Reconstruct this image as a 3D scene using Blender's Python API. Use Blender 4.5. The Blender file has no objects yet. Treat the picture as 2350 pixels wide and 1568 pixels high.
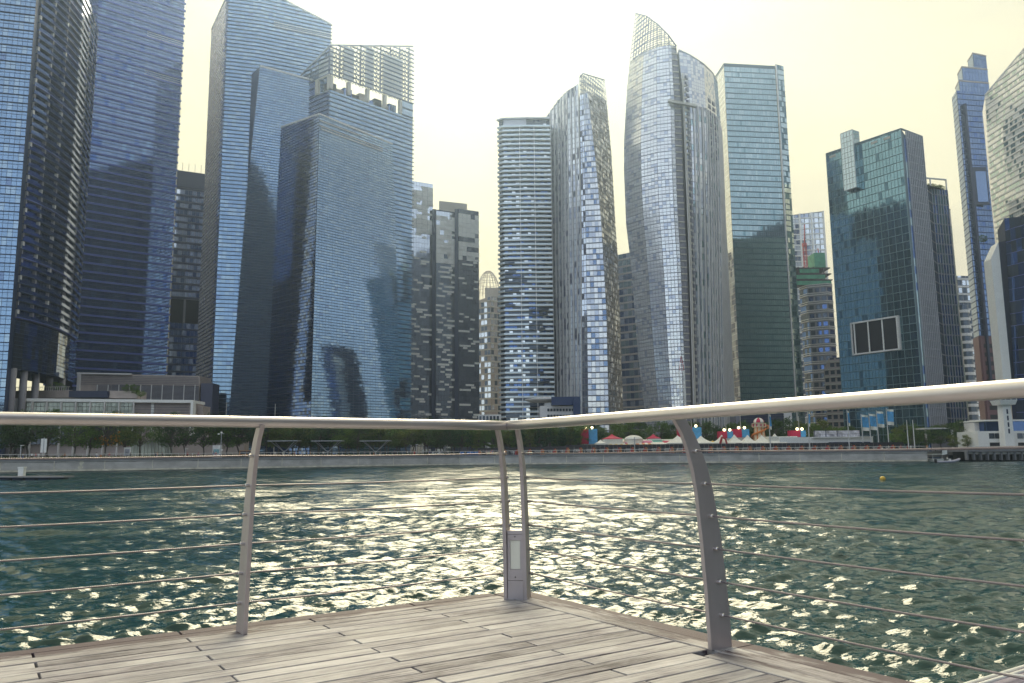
import bpy, bmesh, math, random
import numpy as np
from mathutils import Vector, Matrix
random.seed(7); RNG = np.random.default_rng(7)
SC = bpy.context.scene
COL = SC.collection
rad = math.radians

# ------------------------------------------------------------------ camera
EYE = 2.8                      # metres above the water; the deck lies at 1.8
PITCH, ROLL, FPX = rad(8.07), rad(0.58), 1840.0   # focal length for a picture 2350 wide
F_ = np.array([0, math.cos(PITCH), math.sin(PITCH)])
R0 = np.array([1.0, 0, 0]); U0 = np.array([0, -math.sin(PITCH), math.cos(PITCH)])
R_ = math.cos(ROLL)*R0 - math.sin(ROLL)*U0
U_ = math.sin(ROLL)*R0 + math.cos(ROLL)*U0
O_ = np.array([0, 0, EYE])
cd = bpy.data.cameras.new('camera'); cam = bpy.data.objects.new('camera', cd); COL.objects.link(cam)
cd.sensor_width = 36; cd.lens = FPX/2350*36; cd.clip_start = 0.05; cd.clip_end = 6000
M = Matrix(((R_[0], U_[0], -F_[0], 0), (R_[1], U_[1], -F_[1], 0), (R_[2], U_[2], -F_[2], EYE), (0, 0, 0, 1)))
cam.matrix_world = M
SC.camera = cam

# ------------------------------------------------------------------ light
SUN_AZ, SUN_EL = rad(-2.0), rad(43)      # azimuth from +Y towards +X
sun_dir = Vector((math.sin(SUN_AZ)*math.cos(SUN_EL), math.cos(SUN_AZ)*math.cos(SUN_EL), math.sin(SUN_EL)))
W = bpy.data.worlds.new('World'); SC.world = W; W.use_nodes = True
nt = W.node_tree; nt.nodes.clear()
def N(t, tree=None): return (tree or nt).nodes.new(t)
out = N('ShaderNodeOutputWorld'); bg = N('ShaderNodeBackground')
sky = N('ShaderNodeTexSky'); sky.sky_type = 'NISHITA'; sky.sun_disc = False
sky.sun_elevation = SUN_EL; sky.sun_rotation = SUN_AZ; sky.air_density = 1.0; sky.dust_density = 1.0; sky.ozone_density = 2.0
sk = N('ShaderNodeVectorMath'); sk.operation = 'SCALE'; sk.inputs['Scale'].default_value = 0.15
nt.links.new(sky.outputs[0], sk.inputs[0])
tc = N('ShaderNodeTexCoord')
dot = N('ShaderNodeVectorMath'); dot.operation = 'DOT_PRODUCT'; dot.inputs[1].default_value = (math.sin(SUN_AZ)*.93, math.cos(SUN_AZ)*.93, .36)
nt.links.new(tc.outputs['Generated'], dot.inputs[0])
veil = N('ShaderNodeMapRange'); veil.interpolation_type = 'SMOOTHSTEP'
veil.inputs['To Min'].default_value = .62; veil.inputs['From Min'].default_value = -0.35; veil.inputs['From Max'].default_value = 0.55
nt.links.new(dot.outputs['Value'], veil.inputs['Value'])
mp = N('ShaderNodeMapping'); mp.inputs['Scale'].default_value = (1.0, 1.0, 3.2)
nt.links.new(tc.outputs['Generated'], mp.inputs['Vector'])
cn = N('ShaderNodeTexNoise'); cn.inputs['Scale'].default_value = 2.3; cn.inputs['Detail'].default_value = 7; cn.inputs['Roughness'].default_value = .55
nt.links.new(mp.outputs[0], cn.inputs['Vector'])
cr = N('ShaderNodeMapRange'); cr.interpolation_type = 'SMOOTHSTEP'
cr.inputs['From Min'].default_value = .42; cr.inputs['From Max'].default_value = .68
nt.links.new(cn.outputs['Fac'], cr.inputs['Value'])
cs = N('ShaderNodeMath'); cs.operation = 'MULTIPLY'; cs.inputs[1].default_value = .55
nt.links.new(cr.outputs[0], cs.inputs[0])
mx = N('ShaderNodeMath'); mx.operation = 'MAXIMUM'; mx.use_clamp = True
nt.links.new(veil.outputs[0], mx.inputs[0]); nt.links.new(cs.outputs[0], mx.inputs[1])
# colour of the veil: thin bright cream cloud towards the sun, greyer away from it
cc = N('ShaderNodeMix'); cc.data_type = 'RGBA'
cc.inputs['A'].default_value = (1.10, 1.32, 1.68, 1); cc.inputs['B'].default_value = (.70, .64, .415, 1)
nt.links.new(veil.outputs[0], cc.inputs['Factor'])
# soft grey streaks in the cloud
m2 = N('ShaderNodeMapping'); m2.inputs['Scale'].default_value = (.8, .8, 4.5); m2.inputs['Rotation'].default_value = (0, .25, 0)
nt.links.new(tc.outputs['Generated'], m2.inputs['Vector'])
n2 = N('ShaderNodeTexNoise'); n2.inputs['Scale'].default_value = 1.9; n2.inputs['Detail'].default_value = 6
nt.links.new(m2.outputs[0], n2.inputs['Vector'])
r2 = N('ShaderNodeMapRange'); r2.inputs['From Min'].default_value = .38; r2.inputs['From Max'].default_value = .72
r2.inputs['To Min'].default_value = 1.03; r2.inputs['To Max'].default_value = .93
nt.links.new(n2.outputs['Fac'], r2.inputs['Value'])
# greyer cloud banks, thicker to the right
sx_ = N('ShaderNodeSeparateXYZ'); nt.links.new(tc.outputs['Generated'], sx_.inputs[0])
gx = N('ShaderNodeMapRange'); gx.inputs['From Min'].default_value = -.1; gx.inputs['From Max'].default_value = .6; gx.inputs['To Min'].default_value = .0; gx.inputs['To Max'].default_value = .75
nt.links.new(sx_.outputs['X'], gx.inputs['Value'])
g2 = N('ShaderNodeMapRange'); g2.interpolation_type = 'SMOOTHSTEP'; g2.inputs['From Min'].default_value = .36; g2.inputs['From Max'].default_value = .66; g2.inputs['To Min'].default_value = .25
nt.links.new(n2.outputs['Fac'], g2.inputs['Value'])
g3 = N('ShaderNodeMath'); g3.operation = 'MULTIPLY'; nt.links.new(gx.outputs[0], g3.inputs[0]); nt.links.new(g2.outputs[0], g3.inputs[1])
gcm = N('ShaderNodeMix'); gcm.data_type = 'RGBA'; gcm.inputs['B'].default_value = (.49, .465, .385, 1)
nt.links.new(g3.outputs[0], gcm.inputs['Factor']); nt.links.new(cc.outputs['Result'], gcm.inputs['A'])
gs = N('ShaderNodeVectorMath'); gs.operation = 'SCALE'
nt.links.new(gcm.outputs['Result'], gs.inputs[0]); nt.links.new(r2.outputs[0], gs.inputs['Scale'])
mixs = N('ShaderNodeMix'); mixs.data_type = 'RGBA'
nt.links.new(mx.outputs[0], mixs.inputs['Factor']); nt.links.new(sk.outputs[0], mixs.inputs['A']); nt.links.new(gs.outputs[0], mixs.inputs['B'])
nt.links.new(mixs.outputs['Result'], bg.inputs['Color']); bg.inputs['Strength'].default_value = 1.0
nt.links.new(bg.outputs[0], out.inputs[0])
sl = bpy.data.lights.new('sun', 'SUN'); sl.energy = 2.7; sl.angle = rad(32); sl.color = (1, .88, .60)
so = bpy.data.objects.new('sun', sl); COL.objects.link(so)
so.rotation_euler = sun_dir.to_track_quat('Z', 'Y').to_euler(); so.location = (0, 0, 400)
SC.view_settings.view_transform = 'Standard'; SC.view_settings.look = 'None'
SC.view_settings.exposure = 0.70; SC.view_settings.gamma = 1.0; SC.view_settings.use_curve_mapping = False
SC.render.engine = 'CYCLES'
SC.cycles.max_bounces = 8; SC.cycles.glossy_bounces = 4; SC.cycles.diffuse_bounces = 3; SC.cycles.volume_bounces = 0
SC.cycles.caustics_reflective = False; SC.cycles.caustics_refractive = False
SC.cycles.sample_clamp_indirect = 8

# ------------------------------------------------------------------ measuring helpers
def ray(x, y): return R_*(x-1175)/FPX + U_*(784-y)/FPX + F_
def ony(x, y, Y):
    d = ray(x, y); return O_ + d*(Y/d[1])
def onz(x, y, z):
    d = ray(x, y); return O_ + d*((z-EYE)/d[2])
def yh(px): return 1045.0 - .0101*(px-1175)
def xat(px, Y): return float(ony(px, yh(px), Y)[0])
def ztop(X, Y, ypx):
    # height at which a point over (X, Y) is seen at picture height ypx
    k = (784-ypx)/FPX
    v0 = np.array([X, Y, 0.0]) - O_
    # (v.U) = k (v.F)
    a = U_[2]-k*F_[2]; b = (v0@U_) - k*(v0@F_)
    return float(-b/a)
def proj(P):
    v = np.array(P)-O_; k = v@F_
    return 1175+FPX*(v@R_)/k, 784-FPX*(v@U_)/k
def Yalong(px0, Y0, head, px1):
    h = rad(head); dx, dy = math.sin(h), math.cos(h)
    X0 = xat(px0, Y0); r = xat(px1, 100.)/100.
    # X0+t dx = r (Y0 + t dy)
    t = (r*Y0-X0)/(dx-r*dy)
    return Y0+t*dy

# ------------------------------------------------------------------ object helpers
def prop(o, label=None, cat=None, group=None, kind=None):
    if label: o['label'] = label
    if cat: o['category'] = cat
    if group: o['group'] = group
    if kind: o['kind'] = kind
    return o
def thing(name, label, cat, loc=(0, 0, 0), rz=0, group=None):
    o = bpy.data.objects.new(name, None); COL.objects.link(o)
    o.location = loc; o.rotation_euler = (0, 0, rz); o.empty_display_size = .2
    return prop(o, label, cat, group)
def mesh_obj(name, verts, faces, mats, parent=None, midx=None, smooth=False, kind=None, loc=None):
    me = bpy.data.meshes.new(name)
    off = Vector(parent.location) if (parent is not None and parent.parent is None and parent.rotation_euler.z == 0) else None
    if off is not None and loc is None:
        verts = [(v[0]-off.x, v[1]-off.y, v[2]-off.z) for v in verts]
    me.from_pydata([tuple(map(float, v)) for v in verts], [], [tuple(map(int, f)) for f in faces])
    for m in (mats if isinstance(mats, (list, tuple)) else [mats]): me.materials.append(m)
    if midx is not None: me.polygons.foreach_set('material_index', midx)
    if smooth: me.polygons.foreach_set('use_smooth', [True]*len(me.polygons))
    me.update()
    o = bpy.data.objects.new(name, me); COL.objects.link(o)
    if parent is not None: o.parent = parent
    if loc is not None: o.location = loc
    if kind: o['kind'] = kind
    return o
class MB:
    """collects boxes, bars, tubes in one mesh"""
    def __init__(s): s.v = []; s.f = []; s.m = []
    def add(s, v, f, m=0):
        n = len(s.v); s.v += [tuple(map(float, p)) for p in v]; s.f += [tuple(i+n for i in q) for q in f]; s.m += [m]*len(f); return s
    def box(s, x0, x1, y0, y1, z0, z1, m=0):
        v = [(x, y, z) for z in (z0, z1) for y in (y0, y1) for x in (x0, x1)]
        return s.add(v, [(0, 2, 3, 1), (4, 5, 7, 6), (0, 1, 5, 4), (2, 6, 7, 3), (0, 4, 6, 2), (1, 3, 7, 5)], m)
    def beam(s, a, b, w, h=None, m=0, up=(0, 0, 1)):
        h = h or w; a = Vector(a); b = Vector(b); d = (b-a).normalized(); up = Vector(up)
        if abs(d.dot(up)) > .98: up = Vector((0, 1, 0)) if abs(d.y) < .9 else Vector((1, 0, 0))
        x = d.cross(up).normalized()*(w/2); y = x.cross(d).normalized()*(h/2)
        v = [a-x-y, a+x-y, a+x+y, a-x+y, b-x-y, b+x-y, b+x+y, b-x+y]
        return s.add(v, [(3, 2, 1, 0), (4, 5, 6, 7), (0, 1, 5, 4), (1, 2, 6, 5), (2, 3, 7, 6), (3, 0, 4, 7)], m)
    def tube(s, pts, r, n=8, m=0, caps=True):
        pts = [Vector(p) for p in pts]; rs = r if isinstance(r, (list, tuple)) else [r]*len(pts)
        base = len(s.v); t0 = (pts[1]-pts[0]).normalized()
        up = Vector((0, 0, 1)) if abs(t0.z) < .9 else Vector((1, 0, 0))
        x = t0.cross(up).normalized()
        for i, p in enumerate(pts):
            t = ((pts[min(i+1, len(pts)-1)]-pts[max(i-1, 0)])).normalized()
            x = (x-t*x.dot(t)).normalized(); y = t.cross(x)
            for k in range(n):
                a = 2*math.pi*k/n; q = p+(x*math.cos(a)+y*math.sin(a))*rs[i]; s.v.append(tuple(q))
        for i in range(len(pts)-1):
            for k in range(n):
                a = base+i*n+k; b = base+i*n+(k+1) % n
                s.f.append((a, b, b+n, a+n)); s.m.append(m)
        if caps:
            s.f.append(tuple(base+k for k in range(n))[::-1]); s.m.append(m)
            s.f.append(tuple(base+(len(pts)-1)*n+k for k in range(n))); s.m.append(m)
        return s
    def lathe(s, c, prof, n=16, m=0):
        base = len(s.v); c = Vector(c)
        for (r, z) in prof:
            for k in range(n):
                a = 2*math.pi*k/n; s.v.append((c.x+r*math.cos(a), c.y+r*math.sin(a), c.z+z))
        for i in range(len(prof)-1):
            for k in range(n):
                a = base+i*n+k; b = base+i*n+(k+1) % n
                s.f.append((a, b, b+n, a+n)); s.m.append(m)
        s.f.append(tuple(base+k for k in range(n))[::-1]); s.m.append(m)
        s.f.append(tuple(base+(len(prof)-1)*n+k for k in range(n))); s.m.append(m)
        return s
    def prism(s, poly, z0, z1, m=0):
        n = len(poly); base = len(s.v)
        s.v += [(p[0], p[1], z0) for p in poly]+[(p[0], p[1], z1) for p in poly]
        for i in range(n):
            j = (i+1) % n; s.f.append((base+i, base+j, base+n+j, base+n+i)); s.m.append(m)
        s.f.append(tuple(base+i for i in range(n))[::-1]); s.m.append(m)
        s.f.append(tuple(base+n+i for i in range(n))); s.m.append(m)
        return s
    def done(s, name, mats, parent=None, smooth=False, kind=None, loc=None):
        return mesh_obj(name, s.v, s.f, mats, parent, s.m, smooth, kind, loc)
def copy_tree(o, parent=None):
    c = o.copy(); COL.objects.link(c)
    if parent is not None: c.parent = parent
    for ch in [x for x in KIDS.get(o.name, [])]: copy_tree(ch, c)
    return c
KIDS = {}
def index_kids(o):
    KIDS[o.name] = list(o.children)
    for c in o.children: index_kids(c)

# ------------------------------------------------------------------ materials
def mat(name, col, rough=.6, metal=0, var=.12, scale=3., bump=0., stretch=(1, 1, 1), spec=None, island=0., detail=4, bscale=None, coord='Object'):
    m = bpy.data.materials.new(name); m.use_nodes = True; t = m.node_tree; b = t.nodes['Principled BSDF']
    b.inputs['Roughness'].default_value = rough; b.inputs['Metallic'].default_value = metal
    if spec is not None: b.inputs['Specular IOR Level'].default_value = spec
    tcn = t.nodes.new('ShaderNodeTexCoord'); mpn = t.nodes.new('ShaderNodeMapping'); mpn.inputs['Scale'].default_value = stretch
    t.links.new(tcn.outputs[coord], mpn.inputs[0])
    no = t.nodes.new('ShaderNodeTexNoise'); no.inputs['Scale'].default_value = scale; no.inputs['Detail'].default_value = detail
    t.links.new(mpn.outputs[0], no.inputs['Vector'])
    mr = t.nodes.new('ShaderNodeMapRange'); mr.inputs['From Min'].default_value = .25; mr.inputs['From Max'].default_value = .75
    mr.inputs['To Min'].default_value = 1-var; mr.inputs['To Max'].default_value = 1+var
    t.links.new(no.outputs['Fac'], mr.inputs['Value'])
    fac = mr.outputs[0]
    if island:
        g = t.nodes.new('ShaderNodeNewGeometry'); oi = t.nodes.new('ShaderNodeObjectInfo')
        ad = t.nodes.new('ShaderNodeMath'); ad.operation = 'ADD'
        t.links.new(g.outputs['Random Per Island'], ad.inputs[0]); t.links.new(oi.outputs['Random'], ad.inputs[1])
        fr = t.nodes.new('ShaderNodeMath'); fr.operation = 'FRACT'; t.links.new(ad.outputs[0], fr.inputs[0])
        ir = t.nodes.new('ShaderNodeMapRange'); ir.inputs['To Min'].default_value = 1-island; ir.inputs['To Max'].default_value = 1+island
        t.links.new(fr.outputs[0], ir.inputs['Value'])
        mu = t.nodes.new('ShaderNodeMath'); mu.operation = 'MULTIPLY'
        t.links.new(fac, mu.inputs[0]); t.links.new(ir.outputs[0], mu.inputs[1]); fac = mu.outputs[0]
    vs = t.nodes.new('ShaderNodeVectorMath'); vs.operation = 'SCALE'; vs.inputs[0].default_value = col[:3]
    t.links.new(fac, vs.inputs['Scale']); t.links.new(vs.outputs[0], b.inputs['Base Color'])
    if bump:
        n3 = t.nodes.new('ShaderNodeTexNoise'); n3.inputs['Scale'].default_value = bscale or scale*4; n3.inputs['Detail'].default_value = 4
        t.links.new(mpn.outputs[0], n3.inputs['Vector'])
        bp = t.nodes.new('ShaderNodeBump'); bp.inputs['Strength'].default_value = .6; bp.inputs['Distance'].default_value = bump
        t.links.new(n3.outputs['Fac'], bp.inputs['Height']); t.links.new(bp.outputs[0], b.inputs['Normal'])
    return m
def glass(name, tint, rough=.05, metal=.85, island=.18, wob=.006, k=.78):
    island *= .4; tint = tuple(c*k for c in tint)
    # coated curtain wall glass: tinted mirror that wobbles a little
    return mat(name, tint, rough, metal, var=.06, scale=.05, island=island, bump=wob, bscale=.35)

# ------------------------------------------------------------------ ground, water, quay
H1 = rad(56.3)
D1 = Vector((math.sin(H1), math.cos(H1), 0)); D2 = Vector((math.cos(H1), -math.sin(H1), 0))
BB = Vector((1.006, 4.283, 1.8)); LB = Vector((-1.549, 4.756, 1.8)); DECK = 1.8
P0 = LB + D1*((BB-LB).dot(D1))                       # where the two fence lines meet
def uvp(u, v, z=DECK): p = BB+D1*u+D2*v; return Vector((p.x, p.y, z))

def water_mat():
    m = bpy.data.materials.new('water'); m.use_nodes = True; t = m.node_tree; b = t.nodes['Principled BSDF']
    b.inputs['Roughness'].default_value = .06; b.inputs['IOR'].default_value = 1.333
    tcn = t.nodes.new('ShaderNodeTexCoord')
    n0 = t.nodes.new('ShaderNodeTexNoise'); n0.inputs['Scale'].default_value = .03; n0.inputs['Detail'].default_value = 3
    t.links.new(tcn.outputs['Object'], n0.inputs['Vector'])
    cm = t.nodes.new('ShaderNodeMix'); cm.data_type = 'RGBA'
    cm.inputs['A'].default_value = (.004, .030, .029, 1); cm.inputs['B'].default_value = (.007, .042, .043, 1)
    t.links.new(n0.outputs['Fac'], cm.inputs['Factor']); t.links.new(cm.outputs['Result'], b.inputs['Base Color'])
    mp_ = t.nodes.new('ShaderNodeMapping'); mp_.inputs['Scale'].default_value = (.55, 1.0, 1)
    mp_.inputs['Rotation'].default_value = (0, 0, rad(-14))
    t.links.new(tcn.outputs['Object'], mp_.inputs[0])
    ln = t.nodes.new('ShaderNodeVectorMath'); ln.operation = 'LENGTH'; t.links.new(tcn.outputs['Object'], ln.inputs[0])
    rm = t.nodes.new('ShaderNodeMapRange'); rm.inputs['From Min'].default_value = 10; rm.inputs['From Max'].default_value = 160; rm.inputs['To Min'].default_value = .025; rm.inputs['To Max'].default_value = .08
    t.links.new(ln.outputs['Value'], rm.inputs['Value']); t.links.new(rm.outputs[0], b.inputs['Roughness'])
    prev = None
    for sc_, ds, det in ((12.0, .011, 2), (4.5, .034, 3)):
        n = t.nodes.new('ShaderNodeTexNoise'); n.inputs['Scale'].default_value = sc_; n.inputs['Detail'].default_value = det; n.inputs['Distortion'].default_value = .6
        t.links.new(mp_.outputs[0], n.inputs['Vector'])
        bp = t.nodes.new('ShaderNodeBump'); bp.inputs['Strength'].default_value = 1; bp.inputs['Distance'].default_value = ds
        t.links.new(n.outputs['Fac'], bp.inputs['Height'])
        if prev: t.links.new(prev.outputs[0], bp.inputs['Normal'])
        dm = t.nodes.new('ShaderNodeMapRange'); dm.inputs['From Min'].default_value = 15; dm.inputs['From Max'].default_value = 130; dm.inputs['To Min'].default_value = ds*.8; dm.inputs['To Max'].default_value = ds*2.0
        t.links.new(ln.outputs['Value'], dm.inputs['Value']); t.links.new(dm.outputs[0], bp.inputs['Distance'])
        prev = bp
    t.links.new(prev.outputs[0], b.inputs['Normal'])
    return m
WATER = water_mat()
def build_water():
    nr, na = 980, 740
    r = 2.6*np.exp(np.linspace(0, math.log(300/2.6), nr)); a = np.linspace(rad(-52), rad(52), na)
    Rr, A = np.meshgrid(r, a, indexing='ij'); X = Rr*np.sin(A); Y = Rr*np.cos(A)
    Z = np.zeros_like(X); sp = np.maximum(Rr*(r[1]/r[0]-1), Rr*(a[1]-a[0]))
    rg = np.random.default_rng(3)
    for i in range(80):
        lam = .075*math.exp(rg.random()**1.2*math.log(1.25/.075))
        th = rad(100)+rg.normal()*rad(27)         # travelling mostly towards / away from the deck
        k = 2*math.pi/lam; amp = .0180*lam**.93*(.6+.8*rg.random())
        fade = np.clip((lam/sp-2.2)/2.5, 0, 1)
        wx = X+.25*np.sin(Y*.7+i); wy = Y+.25*np.sin(X*.6+i*2)
        ph = k*(wx*math.cos(th)+wy*math.sin(th))+rg.random()*6.28
        env = .6+.4*np.sin(X*.13*(1+i % 3)+i)*np.sin(Y*.11*(1+i % 4)+i*3)
        Z += fade*env*amp*(np.sin(ph)+.25*np.sin(2*ph+.6))
    far = np.clip((Rr-12)/45, 0, 1)
    for i in range(70):     # gusts and longer swell further out
        lam = .8*math.exp(rg.random()**1.2*math.log(7/.8)); th = rad(95)+rg.normal()*rad(30); k = 2*math.pi/lam
        fade = np.clip((lam/sp-2.2)/2.5, 0, 1); ph = k*(X*math.cos(th)*.55+Y*math.sin(th)+.6*np.sin(X*.09*(1+i % 3)+i))+rg.random()*6.28
        Z += far*fade*.0125*lam**.9*np.sin(ph)*(.6+.4*np.sin(X*.05*(1+i % 3)+i)*np.sin(Y*.045*(1+i % 4)+i*2))
    V = np.stack([X, Y, Z], -1).reshape(-1, 3)
    i0 = (np.arange(nr-1)[:, None]*na+np.arange(na-1)[None]).ravel()
    Fq = np.stack([i0, i0+1, i0+na+1, i0+na], -1)[:, ::-1]
    me = bpy.data.meshes.new('bay_water')
    me.vertices.add(len(V)); me.vertices.foreach_set('co', V.ravel())
    me.loops.add(Fq.size); me.loops.foreach_set('vertex_index', Fq.ravel().astype(np.int32))
    me.polygons.add(len(Fq)); me.polygons.foreach_set('loop_start', np.arange(0, Fq.size, 4, dtype=np.int32))
    me.polygons.foreach_set('loop_total', np.full(len(Fq), 4, np.int32))
    me.polygons.foreach_set('use_smooth', np.ones(len(Fq), bool))
    me.update(); me.validate(); me.materials.append(WATER)
    o = bpy.data.objects.new('water', me); COL.objects.link(o); o['kind'] = 'structure'
build_water()
s = MB(); s.box(-1500, 1500, -900, 1500, -.9, -.25); s.done('water', WATER, kind='structure')

CONC = mat('quay concrete', (.47, .455, .44), .85, var=.28, scale=.35, bump=.02, island=.05, stretch=(1, 1, 2))
CONC2 = mat('coping stone', (.22, .23, .26), .7, var=.1, scale=.6)
FOOT = mat('tide ledge concrete', (.66, .62, .52), .9, var=.35, scale=.8)
DARK = mat('wet dark concrete', (.03, .03, .03), .6, var=.3)
PAVE = mat('promenade paving', (.28, .26, .24), .85, var=.15, scale=.3)
QZ = 3.0
QP = [Vector((-110.3-96*1.6, 174.4-56*1.6, 0)), Vector((-110.3, 174.4, 0)), Vector((-15.2, 230.1, 0)), Vector((104.5, 204.4, 0))]
# ground behind the quay
land = [(p.x, p.y+.05) for p in QP] + [(112, 240), (420, 245), (900, 1400), (-900, 1400), (-700, 100)]
s = MB(); s.prism([(x, y) for x, y in land], -1, 2.7); s.done('ground', PAVE, kind='structure')
qw = thing('quay_wall', 'long grey concrete quay wall rising from the water below the promenade', 'quay wall', (QP[2].x, QP[2].y, 0))
npan = 0
def offs(a, b):  # unit direction and normal towards the camera
    d = (b-a).normalized(); n = Vector((d.y, -d.x, 0))
    if n.dot(-a) < 0: n = -n
    return d, n
MARK = mat('white splash of paint on concrete', (.62, .6, .5), .8, var=.25, scale=2)
for a, b in zip(QP[:-1], QP[1:]):
    d, n = offs(a, b); L = (b-a).length; k = max(1, round(L/10.2)); st = L/k
    for i in range(k):
        m = MB(); p = a+d*(i*st+.06); q = a+d*((i+1)*st-.06)
        m.beam(p+Vector((0, 0, 1.62))-n*.25, q+Vector((0, 0, 1.62))-n*.25, .5, 2.0+.0*RNG.random())
        m.done('wall_panel', CONC, qw)
        m = MB(); m.beam(a+d*(i*st)+Vector((0, 0, 2.78))-n*.3, a+d*((i+1)*st-.03)+Vector((0, 0, 2.78))-n*.3, .86, .28); m.done('coping', CONC2, qw)
    m = MB(); m.beam(a+Vector((0, 0, .42))-n*.1, b+Vector((0, 0, .42))-n*.1, .5, .36); m.done('footing', FOOT, qw)
    m = MB(); m.beam(a+Vector((0, 0, -.3))-n*.45, b+Vector((0, 0, -.3))-n*.45, .6, 1.15); m.done('tide_line', DARK, qw)
    m = MB(); m.beam(a+Vector((0, 0, 2.3))+n*.01, b+Vector((0, 0, 2.3))+n*.01, .06, .07); m.done('wall_seam', DARK, qw)
    m = MB()
    for i in range(k): m.beam(a+d*(i*st)+n*.012+Vector((0, 0, .65)), a+d*(i*st)+n*.012+Vector((0, 0, 2.6)), .2, .05)
    m.done('joint_strip', FOOT, qw)
p = ony(184, 1069, 185); p = Vector(p); dq, nq = offs(QP[1], QP[2])
t_ = (Vector((p.x, p.y, 0))-QP[1]).dot(dq); c = QP[1]+dq*t_+nq*.012
m = MB(); m.lathe((0, 0, 0), [(.02, 0), (.02, .01)], 3); m = MB()
poly = [(-.5, .8), (-.1, .65), (.35, .75), (.55, 1.2), (.25, 1.45), (.3, 1.75), (.6, 2.0), (.5, 2.4), (.1, 2.5), (-.25, 2.4), (-.3, 1.9), (-.15, 1.5), (-.5, 1.3), (-.65, 1.0)]
vv = [tuple(c+dq*x+Vector((0, 0, z))) for x, z in poly]+[tuple(c-nq*.02+dq*x+Vector((0, 0, z))) for x, z in poly]
n_ = len(poly); m.add(vv, [tuple(range(n_))]+[(i, (i+1) % n_, n_+(i+1) % n_, n_+i) for i in range(n_)]); m.done('paint_splash', MARK, qw)

# quay railing
STEELFAR = mat('galvanised rail', (.55, .55, .55), .45, .6, var=.08)
qr = thing('quay_railing', 'low grey metal railing running along the top of the far quay', 'railing', (QP[2].x, QP[2].y, QZ))
postm = MB().tube([(0, 0, 0), (0, .02, .5), (0, .12, 1.1)], .05, 5); pm = None
for a, b in zip(QP[:-1], QP[1:]):
    d, n = offs(a, b); L = (b-a).length
    rl = MB(); rl.tube([a-n*.35+n*-.12+Vector((0, 0, 4.02)), b-n*.47+Vector((0, 0, 4.02))], .06, 6); rl.done('top_rail', STEELFAR, qr)
    for i in range(int(L/1.55)):
        q = a+d*(i*1.55)-n*.35
        if pm is None:
            o = postm.done('post', STEELFAR, None); pm = o.data
        else:
            o = bpy.data.objects.new('post', pm); COL.objects.link(o)
        o.parent = qr; o.location = Vector((q.x, q.y, 2.92))-Vector(qr.location); o.rotation_euler = (0, 0, math.atan2(-n.y, -n.x)-math.pi/2)

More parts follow.
